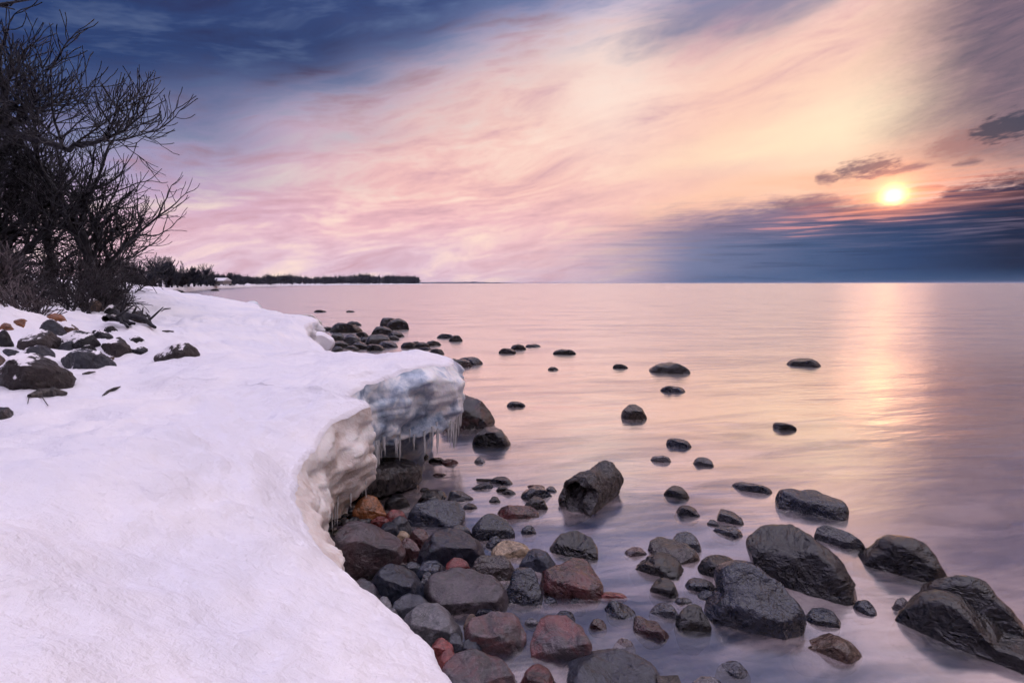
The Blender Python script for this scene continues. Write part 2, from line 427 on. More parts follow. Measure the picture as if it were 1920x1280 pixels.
# ------------------------------------------------------------------ water and lake bed
wx, wy0, wy1 = 30000., -60., 30000.
vv = [(-wx, wy0, -4), (wx, wy0, -4), (wx, wy1, -4), (-wx, wy1, -4), (-wx, wy0, 0), (wx, wy0, 0), (wx, wy1, 0), (-wx, wy1, 0)]
ff = [(3, 2, 1, 0), (4, 5, 6, 7), (0, 1, 5, 4), (1, 2, 6, 5), (2, 3, 7, 6), (3, 0, 4, 7)]
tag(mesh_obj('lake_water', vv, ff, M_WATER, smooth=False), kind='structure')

# ------------------------------------------------------------------ snow covered ice shelf along the shore
#        px    py    z lip  underside z, undercut depth, bulge, ice kind (0 snow, 1 tan, 2 blue)
EDGE = [(1060, 1700, .46, -.1, .05, .02, 0),
        (900, 1400, .48, -.1, .05, .02, 0),
        (838, 1280, .48, -.1, .05, .02, 0),
        (795, 1215, .49, -.1, .05, .02, 0),
        (745, 1155, .50, -.1, .05, .02, 0),
        (680, 1110, .52, -.1, .05, .03, 0),
        (622, 1068, .55, .12, .10, .06, 1),
        (592, 1030, .58, .15, .12, .09, 1),
        (566, 980, .63, .12, .12, .10, 1),
        (556, 930, .69, .12, .12, .10, 1),
        (562, 880, .74, .14, .12, .09, 1),
        (588, 835, .79, .16, .12, .06, 1),
        (625, 795, .85, .2, .14, .04, 1),
        (690, 765, .88, .3, .2, .02, 1),
        (657, 738, .98, .40, .5, .03, 2),
        (690, 722, .99, .42, .5, .05, 2),
        (745, 706, 1.0, .42, .5, .06, 2),
        (800, 692, 1.02, .42, .45, .07, 2),
        (846, 684, 1.0, .42, .4, .07, 2),
        (838, 668, 1.0, .40, .3, .06, 2)]
E = [(1.5, -5., .5, -.1, .05, .02, 0), (1.0, -2., .48, -.1, .05, .02, 0), (.62, -.4, .46, -.1, .05, .02, 0)]
for px, py, z, zu, uc, bl, k in EDGE:
    p = at_z(px, py, z); E.append((p[0], p[1], z, zu, uc, bl, k))
E += [(-.95, 5.62, .95, .3, .2, .04, 0), (-1.5, 6.15, .85, .2, .1, .03, 0), (-2.25, 7.0, .72, .1, .1, .03, 0), (-2.9, 8.0, .62, 0, .1, .03, 0), (-3.35, 9.0, .66, 0, .1, .03, 0)]
for px, py, z in [(588, 640, .72), (574, 613, .90), (597, 597, .90), (545, 592, .9), (490, 579, .9), (484, 572, .95), (430, 569, .86), (395, 566, .84), (352, 560, .85), (345, 552, .8), (320, 546, .75), (300, 541.5, .7)]:
    p = at_z(px, py, z); E.append((p[0], p[1], z, -.1, .1, .05, 1))
E = np.array(E)
# keep y increasing
for i in range(1, len(E)):
    if E[i, 1] <= E[i-1, 1]+.02: E[i, 1] = E[i-1, 1]+.02
# finely resampled rows: arc length weighted by nearness
seglen = np.hypot(np.diff(E[:, 0]), np.diff(E[:, 1])); dmid = np.maximum((E[1:, 1]+E[:-1, 1])/2, 1.2); dmid[:3] = (16., 9., 4.)
cum = np.concatenate([[0], np.cumsum(seglen/dmid)])
NR = 620
tt = np.linspace(0, cum[-1], NR)
def pch(xs, ys, x):
    # monotone cubic
    h = np.diff(xs); d = np.diff(ys)/h; m = np.zeros_like(ys)
    m[0], m[-1] = d[0], d[-1]
    for i in range(1, len(xs)-1):
        if d[i-1]*d[i] > 0: m[i] = 2*d[i-1]*d[i]/(d[i-1]+d[i])
    i = np.clip(np.searchsorted(xs, x)-1, 0, len(xs)-2); t = (x-xs[i])/h[i]
    return (1+2*t)*(1-t)**2*ys[i]+t*(1-t)**2*h[i]*m[i]+t*t*(3-2*t)*ys[i+1]+t*t*(t-1)*h[i]*m[i+1]
R = np.stack([pch(cum, E[:, j], tt) for j in range(6)], 1); KIND = E[np.clip(np.searchsorted(cum, tt)-1, 0, len(E)-1), 6].astype(int)
dd = np.maximum(R[:, 1], 1.2)
jag = fbm(np.stack([R[:, 1]*9/np.sqrt(dd/3), R[:, 0]*9/np.sqrt(dd/3), 0*dd+3], 1), 5, .62)
R[:, 0] += jag*.034*np.sqrt(dd/2.5)+fbm(np.stack([R[:, 1]*38, R[:, 0]*38, 0*dd], 1), 3, .6)*.010*(dd < 6)
# control heights inland
CP = [(0, 1280, .98), (400, 1280, .74), (650, 1280, .58), (0, 1000, 1.0), (300, 1000, .88), (450, 1050, .72), (0, 850, 1.02), (150, 900, .98), (300, 800, .96), (450, 850, .87), (520, 800, .86),
      (150, 740, 1.0), (330, 715, 1.0), (500, 760, .93), (420, 690, 1.03), (620, 705, .96), (560, 690, .93), (700, 690, 1.0), (760, 672, 1.05), (790, 664, 1.06), (640, 680, .92),
      (480, 640, .92), (520, 625, .86), (400, 600, .98), (450, 595, .93), (250, 640, 1.1), (60, 640, 1.2), (250, 590, 1.08), (100, 600, 1.3), (0, 700, 1.1), (0, 600, 1.4), (300, 560, 1.05), (250, 560, 1.15), (350, 650, 1.02)]
C = [at_z(*c) for c in CP]
C = [(c[0], c[1], c[2]) for c in C]+[(e[0], e[1], e[2]) for e in E]
C += [(-14, 9, 1.7), (-10, 14, 1.6), (-20, 20, 1.9), (-16, 30, 1.5), (-30, 40, 1.9), (-45, 60, 1.4), (-6, 4, 1.35), (-9, 6, 1.6), (-5, 1.5, 1.2), (-8, 0, 1.4), (-3, .2, 1.1), (-1.5, .2, .9), (-60, 60, 2.2), (-12, 20, 1.3), (-25, 60, .9)]
C = np.array(C)
def warp(x, y):
    y = np.maximum(np.asarray(y, float), -.5); d = np.log(1+np.maximum(y+.5, 0)/1.2)
    return np.stack([np.asarray(x, float)/(1+np.maximum(y, 0)*.45), d*1.6], 1)
CW = warp(C[:, 0], C[:, 1])
def tps(r): return r*r*np.log(r+1e-9)
nC = len(C); K = tps(np.linalg.norm(CW[:, None]-CW[None], axis=2))+np.eye(nC)*.02
Pm = np.concatenate([np.ones((nC, 1)), CW], 1); A = np.block([[K, Pm], [Pm.T, np.zeros((3, 3))]])
sol = np.linalg.solve(A, np.concatenate([C[:, 2], np.zeros(3)]))
def snow_base(x, y):
    q = warp(x, y); r = np.linalg.norm(q[:, None]-CW[None], axis=2)
    return tps(r)@sol[:nC]+np.concatenate([np.ones((len(q), 1)), q], 1)@sol[nC:]
def snow_detail(x, y):
    P = np.stack([x, y, 0*x], 1)
    sas = ridged(np.stack([x*.9+y*.5, y*1.5-x*.9, 0*x+1], 1), 4, .5)         # wind-cut drifts
    near = 1/(1+np.maximum(y, 0)*.05)
    rip = ridged(np.stack([x*2.2+y*1.6, y*4.2-x*3.4, 0*x+4], 1)+fbm(P*1.5, 2)[:, None]*.8, 4, .55)*sstep(fbm(P*.9+7, 3), -.15, .35)
    bank = sstep(-x, 2.6, 4.2)*sstep(y, 2.5, 4.5)*sstep(y, 16, 9)
    return bank*(fbm(P*1.4+3, 3)*.16+np.abs(fbm(P*3.1+5, 2))*.07)+fbm(P*.7, 4)*.10+sas*.045+rip*.034*near+fbm(P*4.5, 5, .6)*.030*near+fbm(np.stack([x*7, y*18, 0*x], 1), 4, .6)*.010*near
# hollows and drifts seen in the photograph: (px, py, z, rx, ry, depth)
DENT = [(275, 745, 1., .32, .16, -.05), (230, 718, 1., .10, .16, -.05), (275, 700, 1., .07, .12, -.04), (335, 712, 1., .06, .1, -.035), (285, 822, .97, .10, .08, -.035), (100, 838, 1., .09, .06, -.04), (150, 800, 1., .12, .06, -.03), (330, 850, .95, .14, .06, .03), (430, 690, 1.02, .45, .25, .06), (410, 925, .85, .1, .2, -.03), (170, 780, 1., .1, .05, -.03), (590, 700, .94, .3, .2, -.03)]
DENT = [(at_z(a, b, c), d, e, f) for a, b, c, d, e, f in DENT]
def snow_z(x, y, zl=None, din=None):
    x = np.asarray(x, float); y = np.asarray(y, float)
    z = snow_base(x, y)+snow_detail(x, y)
    for p, rx, ry, dp in DENT: z = z+dp*np.exp(-(((x-p[0])/rx)**2+((y-p[1])/ry)**2)**2)
    return z
NCOL = 330
s_ = np.linspace(0, 1, NCOL)
xs_l = R[:, 0]-np.maximum(6.5, R[:, 1]*1.25)                    # inland limit
Dm = (R[:, 0]-xs_l)
din = Dm[:, None]*(s_[None]**2.2)                                 # distance inland
X = R[:, 0:1]-din; Y = np.repeat(R[:, 1:2], NCOL, 1)
fan = sstep(din/Dm[:, None], 0, 1)
Y = Y-fan*(R[:, 1:2] < 3)*(3-np.maximum(R[:, 1:2], .2))*.5
Z = snow_z(X.ravel(), Y.ravel()).reshape(X.shape)
blend = np.exp(-(din/(.10*np.sqrt(dd/2.5))[:, None])**2)
Z = Z*(1-blend)+(R[:, 2:3]+.5*(Z-R[:, 2:3]))*blend
rr = .035*np.sqrt(dd/2.5)[:, None]                                # rounded lip
Z -= .6*rr*np.clip(1-din/rr, 0, 1)**2
top_v = np.stack([X, Y, Z], 2).reshape(-1, 3)
idx = np.arange(NR*NCOL).reshape(NR, NCOL)
quads = np.stack([idx[:-1, :-1], idx[1:, :-1], idx[1:, 1:], idx[:-1, 1:]], 2).reshape(-1, 4)
shelf = mesh_obj('snow_shelf', top_v, quads, M_SNOW); tag(shelf, kind='structure')
# faces below the lip
NS = 64
w = np.linspace(0, 1, NS)
def wall_part(name, r0, r1, mat, label=None):
    rows = slice(r0, r1+1); Rr = R[rows]; z0 = Z[rows, 0]; n = len(Rr)
    tang = np.gradient(Rr[:, :2], axis=0); nrm = np.stack([tang[:, 1], -tang[:, 0]], 1); nrm /= np.linalg.norm(nrm, axis=1)[:, None]+1e-9
    ker = np.ones(15)/15
    for j in (0, 1): nrm[:, j] = np.convolve(np.pad(nrm[:, j], 7, 'edge'), ker, 'valid')
    nrm /= np.linalg.norm(nrm, axis=1)[:, None]+1e-9
    zu, uc, bl = Rr[:, 3:4], Rr[:, 4:5], Rr[:, 5:6]
    fa = np.clip(w/.72, 0, 1)[None]; fb = np.clip((w-.72)/.28, 0, 1)[None]
    zz = z0[:, None]+(zu-z0[:, None])*fa-(zu+.25)*fb**2
    out = bl*np.sin(fa*math.pi*.9)-uc*np.sin(fb*math.pi/2)-.03*fa
    XX = Rr[:, 0:1]+nrm[:, 0:1]*out; YY = Rr[:, 1:2]+nrm[:, 1:2]*out
    P = np.stack([XX, YY, zz], 2).reshape(-1, 3)
    am = (np.clip(w*7, 0, 1)[None]*np.sqrt(np.maximum(Rr[:, 1:2], 1.2)/3)).ravel() if False else (np.clip(w*7, 0, 1)[None]*np.sqrt(np.maximum(Rr[:, 1:2], 1.2)/3)).reshape(-1)
    d = (fbm(P*2.6, 2)*.13+np.abs(fbm(P*5.5+4, 2))*.07+fbm(P*14., 4, .6)*(.030 if mat is M_ICE_TAN else .018)+ridged(P*7+2, 3)*.008)*am
    N2 = np.repeat(nrm[:, None], NS, 1).reshape(-1, 2)
    P[:, 0] += N2[:, 0]*d; P[:, 1] += N2[:, 1]*d
    P[:, 2] += fbm(P*5+9, 3)*.04*am*np.tile(np.clip((w-.5)*4, 0, 1), n)
    id2 = np.arange(n*NS).reshape(n, NS)
    q = np.stack([id2[:-1, :-1], id2[:-1, 1:], id2[1:, 1:], id2[1:, :-1]], 2).reshape(-1, 4)
    o = mesh_obj(name, P, q, mat, parent=shelf)
    if label: o['label'] = label
    return o, P.reshape(n, NS, 3)
br = [0]+[i for i in range(1, NR) if KIND[i] != KIND[i-1]]+[NR-1]
WALLS = []
for a, b in zip(br[:-1], br[1:]):
    k = KIND[a]; mid = R[(a+b)//2, 1]
    if k == 2: WALLS.append(('blue',)+wall_part('ice_face', a, b, M_ICE_BLUE, 'mottled grey-blue face of the overhanging ice block'))
    elif k == 1 and mid < 5: WALLS.append(('tan',)+wall_part('ice_face', a, b, M_ICE_TAN, 'beige wind-rippled ice wall curving along the snow edge'))
    elif k == 1: WALLS.append(('far',)+wall_part('ice_face', a, b, M_ICE_PALE))
    else: WALLS.append(('snow',)+wall_part('snow_edge', a, b, M_SNOW))
# lake bed: falls away from the shelf
bx = np.concatenate([np.linspace(-8, 6, 150), [9, 14, 25, 60]]); by = np.concatenate([np.linspace(.2, 14, 190), [16, 20, 30, 60, 120]])
BX, BY = np.meshgrid(bx, by)
def shore_x(y):
    x = np.interp(y, R[:, 1], R[:, 0])
    return np.where((y > 3.4) & (y < 6.3), np.minimum(x, np.interp(y, [3.4, 3.8, 4.2, 5.0, 5.8, 6.3], [-1.1, -1.35, -1.45, -1.5, -1.55, -1.6])), x)
xe = shore_x(BY.ravel()); off = BX.ravel()-xe
bz = .05-.17*sstep(off, .10, 1.0)-.10*sstep(off, 1.2, 3.5)-.5*sstep(off, 3.5, 14)-.09*sstep(BY.ravel(), 3.3, 4.0)*sstep(off, .0, .35)
bz = bz+fbm(np.stack([BX.ravel()*2, BY.ravel()*2, 0*bz], 1), 4)*.05
bz = np.where(off < 0, np.minimum(bz, .05), bz)
id3 = np.arange(BX.size).reshape(BX.shape)
bq = np.stack([id3[:-1, :-1], id3[:-1, 1:], id3[1:, 1:], id3[1:, :-1]], 2).reshape(-1, 4)
tag(mesh_obj('lake_bed', np.stack([BX.ravel(), BY.ravel(), bz], 1), bq, M_BED), kind='structure')

# ------------------------------------------------------------------ stones
_ico = {}
def ico(n):
    if n not in _ico:
        b = bmesh.new(); bmesh.ops.create_icosphere(b, subdivisions=n, radius=1.)
        b.verts.ensure_lookup_table()
        _ico[n] = (np.array([v.co[:] for v in b.verts]), np.array([[v.index for v in f.verts] for f in b.faces])); b.free()
    return _ico[n]
def hit_snow(px, py):
    r = ray(px, py); ts = np.geomspace(1.0, 120, 700)
    P = np.array([0, 0, CAM_H])+r[None]*ts[:, None]
    h = snow_z(P[:, 0], P[:, 1]); i = np.argmax(P[:, 2] < h)
    return P[i] if P[i, 2] < h[i] else at_z(px, py, 1.)
PAL = {'D': (.006, .007, .010), 'N': (.012, .016, .028), 'G': (.025, .028, .038), 'L': (.085, .085, .098), 'P': (.048, .041, .048), 'B': (.06, .040, .030), 'M': (.024, .019, .019),
       'R': (.11, .026, .026), 'O': (.17, .065, .024), 'T': (.18, .135, .09), 'V': (.032, .015, .017)}
seed_n = [0]
def auto_outline(x0, x1, yt, yb, sk, sq, rng):
    w = x1-x0; h = yb-yt; pts = []
    for u in np.linspace(0, 1, 15):
        uu = u**(math.log(.5)/math.log(min(.9, max(.1, sk))))
        p = max(0, 1-abs(2*uu-1)**sq)**(1/ (1.6 if sq > 2 else 2.))
        pts.append((x0+w*u, yb-h*.0-h*p))
    for u in np.linspace(1, 0, 11)[1:-1]:
        pts.append((x0+w*(.5+(u-.5)*.96), yb+h*.75*math.sqrt(max(0, 1-(2*u-1)**2))))
    return pts
def stone(x0, x1, yt, yb, col, shape, label, zb=0., sk=.5, out=None, mat=None, red=0., name='stone', cat='stone', group=None, dr=None, on_snow=False, sub=None, ang=None, rough=1., cut=None):
    seed_n[0] += 1; rng = np.random.RandomState(1000+seed_n[0]*7)
    if out is None: out = auto_outline(x0, x1, yt, yb, sk, {'r': 2.1, 'f': 2.5, 'a': 1.7, 'b': 3.4}[shape], rng)
    out = np.array(out, float); cx = (out[:, 0].min()+out[:, 0].max())/2; cyy = yb-(yb-yt)*.22
    if on_snow: P0 = hit_snow(cx, yb); zb = P0[2]; ang = 14
    else: P0 = at_z(cx, yb, zb)
    half = (x1-x0)/2/F*P0[1]*1.02; b = half*(dr or {'r': .85, 'f': .8, 'a': .8, 'b': .7}[shape])
    b = min(b, max(half, .3)*1.0)
    yc = P0[1]+b*.72
    Cn = at_y(cx, cyy, yc); d = Cn-np.array([0, 0, CAM_H]); t = np.linalg.norm(d); d /= t
    right = np.cross(d, [0, 0, 1]); right /= np.linalg.norm(right); up = np.cross(right, d)
    offs = []
    for px, py in out:
        r = ray(px, py); q = r*(t/(r@d))-d*t; offs.append((q@right, q@up))
    offs = np.array(offs); phi = np.arctan2(offs[:, 1], offs[:, 0]); rad = np.hypot(offs[:, 0], offs[:, 1])
    o_ = np.argsort(phi); phi, rad = phi[o_], rad[o_]
    bins = np.linspace(-math.pi, math.pi, 361); rr = np.interp(bins, np.concatenate([phi-2*math.pi, phi, phi+2*math.pi]), np.tile(rad, 3))
    kw = 7; rr = np.convolve(np.pad(rr[:-1], kw, 'wrap'), np.hanning(2*kw+3)[1:-1]/np.hanning(2*kw+3).sum(), 'valid'); rr = np.append(rr, rr[0])
    wpx = x1-x0
    n = sub or (5 if wpx > 90 else 4 if wpx > 26 else 3)
    V, Fc = ico(n); V = V.copy()
    # flat planes knocked off the pebble
    na = ang if ang is not None else {'r': 5, 'f': 5, 'a': 11, 'b': 9}[shape]
    for k in range(na):
        nn = rng.normal(size=3); nn /= np.linalg.norm(nn); hh = rng.uniform(.62, .92) if shape in 'ab' else rng.uniform(.78, .95)
        dt = V@nn; m = dt > hh; V[m] -= ((dt[m]-hh)*.9)[:, None]*nn
    sd_ = -d[2]; cd_ = math.sqrt(1-sd_*sd_)
    cuts = list(cut or [])
    if on_snow:
        cuts.append(((rng.normal()*.5, rng.uniform(-.5, .3), 1), rng.uniform(.55, .75))); cuts.append(((rng.choice([-1, 1]), -.5+rng.normal()*.3, .35), rng.uniform(.5, .7)))
    elif not cut:
        cuts.append(((rng.normal()*.25, rng.uniform(-.35, .15), 1), rng.uniform(.42, .62) if shape in 'ab' else rng.uniform(.55, .75)))
        cuts.append(((rng.normal()*.3, -1, rng.uniform(-.1, .25)), rng.uniform(.35, .55) if shape in 'ab' else rng.uniform(.5, .68)))
    if cuts:
        for nn, hh in cuts:
            nn = np.array(nn, float); nn /= np.linalg.norm(nn); nn = np.array([nn[0], nn[1]*cd_-nn[2]*sd_, nn[1]*sd_+nn[2]*cd_]); dt = V@nn; m = dt > hh; V[m] -= ((dt[m]-hh)*.93)[:, None]*nn
    ph = np.arctan2(V[:, 2], V[:, 0]); rho = np.hypot(V[:, 0], V[:, 2])
    # undo the silhouette shrink so that the outline still reaches the traced one
    mx = np.zeros(73); bi = ((ph+math.pi)/(2*math.pi)*72).astype(int); np.maximum.at(mx, bi, rho); mx[-1] = mx[0]; mx = np.maximum(mx, .6)
    mx = np.convolve(np.pad(mx[:-1], 3, 'wrap'), np.ones(7)/7, 'valid'); 
    k = np.interp(ph, np.linspace(-math.pi, math.pi, 72, endpoint=False)+math.pi/72, mx, period=2*math.pi)
    rd = np.interp(ph, bins, rr)*rho/k
    lx = rd*np.cos(ph); lz = rd*np.sin(ph); ly = V[:, 1]*b
    Pn = np.stack([lx, ly, lz], 1); so = rng.uniform(0, 60, 3); sz = half
    L1 = fbm(Pn/sz*1.3+so, 3)*.10; L2 = ridged(Pn/sz*2.6+so, 3)*.018; L3 = fbm(Pn/sz*7+so, 3, .6)*.020
    nr = Pn/(np.linalg.norm(Pn, axis=1)[:, None]+1e-9)
    Pn += nr*((L1+L2*rough+L3*rough)*min(sz, rr.min()*2.2))[:, None]
    Wp = Cn[None]+Pn[:, 0:1]*right+Pn[:, 1:2]*d+Pn[:, 2:3]*up
    if on_snow or zb > 0: bz_ = zb-.02
    else: bz_ = 0.
    loc = (Cn[0], Cn[1], min(Wp[:, 2].min()+.01, bz_))
    o = mesh_obj(name, Wp, Fc, mat or M_WET, loc=loc)
    c = PAL[col]; j = rng.uniform(.85, 1.15)
    o.color = (c[0]*j, c[1]*j, c[2]*j, red)
    return tag(o, label, cat, group)

W_ = M_WET; D_ = M_DAMP; S_ = M_SNOWY
# --- big boulders standing in the water, lower right
stone(1402, 1602, 988, 1118, 'D', 'a', 'large black wet boulder with rippled bright top, tallest of the boulders in the water', name='boulder', cat='boulder', dr=.75, rough=1.3,
      out=[(1402, 1008), (1418, 993), (1460, 987), (1505, 994), (1540, 1020), (1572, 1045), (1595, 1078), (1602, 1108), (1590, 1160), (1520, 1180), (1450, 1170), (1420, 1090), (1408, 1045)], cut=[((-.1, -.9, .25), .55), ((-.3, -.2, 1), .72)])
stone(1324, 1506, 1048, 1196, 'N', 'a', 'large wet boulder with sloping silvery top, nearest of the pair beside the tallest boulder', name='boulder', cat='boulder', dr=.8, rough=1.3,
      out=[(1343, 1064), (1372, 1048), (1412, 1057), (1442, 1076), (1478, 1116), (1506, 1160), (1504, 1190), (1450, 1230), (1380, 1235), (1335, 1215), (1324, 1160), (1328, 1128), (1344, 1100)], cut=[((.05, -.95, .0), .5), ((.1, -.35, 1), .6)])
stone(1600, 1776, 1009, 1088, 'D', 'a', 'black boulder half sunk in misty water, right of the tallest boulder', name='boulder', cat='boulder', dr=.6,
      out=[(1600, 1048), (1640, 1022), (1690, 1009), (1727, 1018), (1756, 1052), (1776, 1086), (1760, 1120), (1690, 1135), (1620, 1110), (1602, 1075)], cut=[((.1, -1, .15), .45)])
stone(1725, 1922, 1076, 1195, 'D', 'r', 'smooth black boulder hump behind the wedge-shaped boulder at the right edge', name='boulder', cat='boulder', dr=.5,
      out=[(1725, 1105), (1768, 1085), (1802, 1076), (1842, 1090), (1872, 1122), (1906, 1162), (1922, 1195), (1900, 1240), (1820, 1250), (1750, 1200), (1726, 1140)], cut=[((.2, -1, .3), .5)])
stone(1668, 2040, 1108, 1262, 'D', 'a', 'long black wedge-shaped boulder sloping down to the right edge', name='boulder', cat='boulder', dr=.5, rough=1.4,
      out=[(1668, 1188), (1690, 1150), (1716, 1116), (1742, 1108), (1785, 1116), (1835, 1152), (1885, 1187), (1950, 1215), (2040, 1262), (2000, 1320), (1880, 1330), (1760, 1270), (1690, 1215)], cut=[((-.1, -1, .1), .42), ((.4, -.2, 1), .55)])
stone(1478, 1616, 1190, 1236, 'B', 'r', 'low brownish oval stone with wet top in front of the tallest boulders', name='boulder', cat='boulder', red=.15)
stone(1306, 1402, 1041, 1088, 'D', 'f', 'flat dark stone tucked behind the silvery-topped boulder', sk=.4)
stone(1284, 1344, 1084, 1112, 'N', 'f', 'small slate-dark flat stone against left flank of silvery-topped boulder', sk=.4)
stone(1305, 1345, 1107, 1126, 'N', 'r', 'small dark stone wedged at the waterline of silvery-topped boulder')
stone(1452, 1589, 920, 968, 'N', 'b', 'long block-shaped dark stone lying flat in the water above the tallest boulder', dr=.45, out=[(1452, 930), (1462, 921), (1500, 920), (1545, 926), (1576, 938), (1589, 955), (1586, 985), (1540, 1000), (1480, 990), (1452, 965)])
stone(1370, 1448, 905, 925, 'N', 'f', 'low dark stone just left of the long block-shaped stone', sk=.35)
stone(1526, 1618, 986, 1026, 'G', 'a', 'thin slanting grey stone tip behind the tallest boulder', sk=.25, dr=.4)
stone(1596, 1642, 1125, 1152, 'N', 'r', 'pale misted stone tip between the tallest boulder and the wedge boulder')
stone(1672, 1708, 1120, 1150, 'P', 'a', 'small pinkish stone half hidden behind the wedge boulder')
stone(1500, 1575, 1140, 1178, 'N', 'f', 'submerged grey slab between the two tallest boulders', zb=-.01)
# --- middle stones in the water
stone(1215, 1312, 1006, 1052, 'M', 'a', 'flat-topped brown stone behind the pyramid-shaped stone', sk=.25, cut=[((-.1, -.3, 1), .45)])
stone(1254, 1314, 997, 1036, 'G', 'r', 'rounded grey stone peeking out behind the flat-topped brown stone')
stone(1181, 1285, 1033, 1083, 'D', 'a', 'dark pyramid-shaped stone with a pale sloping left face', sk=.55, out=[(1181, 1075), (1212, 1050), (1242, 1034), (1256, 1036), (1272, 1056), (1285, 1080), (1270, 1105), (1230, 1115), (1190, 1100)])
stone(1217, 1270, 1083, 1118, 'D', 'r', 'small round black stone below the pyramid-shaped stone')
stone(1169, 1213, 1026, 1043, 'P', 'r', 'small pinkish stone left of the flat-topped brown stone', red=.3)
stone(1267, 1330, 1133, 1186, 'D', 'a', 'glossy jagged black stone left of the silvery-topped boulder', rough=2.)
stone(1137, 1192, 1126, 1155, 'N', 'a', 'small slanted dark stone with a smooth sloping back', sk=.2, cut=[((.4, -.2, 1), .5)])
stone(1188, 1253, 1152, 1196, 'V', 'a', 'small shark-fin shaped reddish stone in the shallows', sk=.1, out=[(1188, 1185), (1190, 1153), (1215, 1164), (1240, 1178), (1253, 1190), (1240, 1208), (1205, 1210)])
stone(1116, 1177, 1110, 1123, 'R', 'f', 'flat dull red stone sliver beside the dark red angular boulder')
stone(1217, 1272, 1130, 1160, 'G', 'a', 'silvery knobbly stone between shark-fin stone and glossy black stone', rough=1.6)
stone(1262, 1298, 1120, 1134, 'G', 'r', 'tiny pale stone above the silvery knobbly stone')
stone(1103, 1137, 1160, 1180, 'V', 'r', 'tiny reddish stone tip right of the red speckled boulder')
stone(1244, 1290, 910, 934, 'D', 'r', 'dark pointed stone right of the hollow log')
stone(1264, 1310, 947, 969, 'N', 'r', 'smooth dark dome of a stone below the dark pointed stone')
stone(1345, 1394, 955, 984, 'G', 'a', 'misted grey stone with slanting ridge left of the long block-shaped stone', sk=.25)
stone(1326, 1346, 975, 986, 'G', 'r', 'tiny misted stone tip beside two grey misted stones')
stone(1333, 1392, 985, 1006, 'G', 'r', 'low misted grey stone under the slanting misted one')
stone(1164, 1210, 758, 786, 'M', 'r', 'brown dome-shaped stone alone in mid water')
stone(1213, 1294, 681, 701, 'D', 'a', 'broad black jagged rock alone in the far water', rough=1.8)
stone(1237, 1286, 724, 736, 'N', 'f', 'thin flat stone below the broad black jagged rock')
stone(1473, 1536, 672, 688, 'D', 'f', 'farthest low dark rock under the sun glitter')
stone(1449, 1493, 793, 807, 'D', 'f', 'low dark stone alone in the right half of mid water', sk=.3)
stone(1250, 1296, 822, 839, 'N', 'f', 'small dark slanted stone in mid water above the hollow log', sk=.35)
stone(1298, 1337, 857, 874, 'G', 'r', 'misted blue-grey stone tip below the small slanted stone')
stone(1219, 1257, 854, 867, 'L', 'f', 'pale washed stone tip left of misted blue-grey one')
stone(1036, 1080, 655, 665, 'D', 'f', 'low dark stone in the far water right of the scattered stepping stones')
stone(957, 986, 645, 656, 'D', 'r', 'small dark far stone, middle of three in a row')
stone(935, 968, 653, 663, 'D', 'f', 'flat far stone, leftmost of three in a row')
stone(984, 1014, 645, 651, 'N', 'f', 'faint flat far stone, rightmost of three in a row')
stone(950, 985, 753, 763, 'N', 'f', 'thin flat stone awash right of the ice block')
stone(1150, 1175, 683, 691, 'D', 'r', 'tiny round dark stone left of the broad black jagged rock')
stone(1028, 1045, 688, 694, 'D', 'r', 'tiny speck of rock in the far mid water')
stone(832, 925, 737, 806, 'D', 'a', 'big dark angular boulder peeking out behind the ice block', name='boulder', cat='boulder', red=.25, dr=.9, out=[(826, 780), (840, 752), (862, 737), (890, 748), (915, 768), (925, 782), (922, 806), (905, 840), (860, 845), (828, 820)])
stone(886, 956, 800, 838, 'D', 'r', 'smooth black dome-shaped boulder right of the ice block', name='boulder', cat='boulder')
stone(838, 884, 673, 689, 'D', 'b', 'dark flat stone with pink-lit end just beyond the ice block tip', red=.2)
stone(856, 905, 669, 684, 'N', 'f', 'low grey stone behind the pink-ended one beyond the ice block')
stone(826, 850, 671, 681, 'D', 'f', 'small dark stone half hidden by the ice block corner')
# --- stones between the log and the shore
stone(1027, 1121, 995, 1047, 'D', 'a', 'dark rough-topped stone just below the hollow log', rough=1.8)
stone(1013, 1130, 1045, 1124, 'V', 'a', 'dark red angular boulder in the middle of the shallows', name='boulder', cat='boulder', red=.5, rough=1.5, out=[(1013, 1090), (1022, 1070), (1052, 1058), (1076, 1045), (1102, 1056), (1116, 1080), (1130, 1105), (1122, 1130), (1080, 1150), (1030, 1140), (1013, 1115)])
stone(974, 1042, 1030, 1072, 'N', 'r', 'smooth slate egg-shaped stone above the dark red angular boulder', mat=M_DAMP)
stone(951, 1012, 1064, 1132, 'N', 'b', 'upright block of dark blue stone left of the dark red angular boulder', rough=1.5)
stone(880, 967, 1040, 1092, 'M', 'b', 'brown block stone behind the broad lavender-grey boulder')
stone(919, 999, 1015, 1047, 'T', 'f', 'tan elongated pebble-smooth stone in the shallows', sk=.45)
stone(912, 942, 1003, 1027, 'N', 'r', 'small dark egg-shaped stone above the tan elongated one')
stone(929, 1012, 948, 975, 'V', 'b', 'flat dark red slab with a pink end left of the hollow log', red=.7)
stone(885, 966, 960, 1014, 'N', 'a', 'shiny blue-black ridged stone behind the striped blue boulder', out=[(885, 1000), (900, 978), (918, 961), (935, 966), (955, 985), (966, 1008), (950, 1030), (910, 1035)])
stone(979, 1003, 986, 1002, 'N', 'r', 'small round dark stone left of rough-topped stone')
stone(976, 1036, 912, 937, 'N', 'r', 'low grey-blue stone left of the hollow log')
stone(982, 1026, 930, 957, 'D', 'a', 'dark lumpy stone in front of the low grey-blue one')
stone(985, 1022, 908, 916, 'V', 'f', 'thin reddish sliver behind low grey-blue stone')
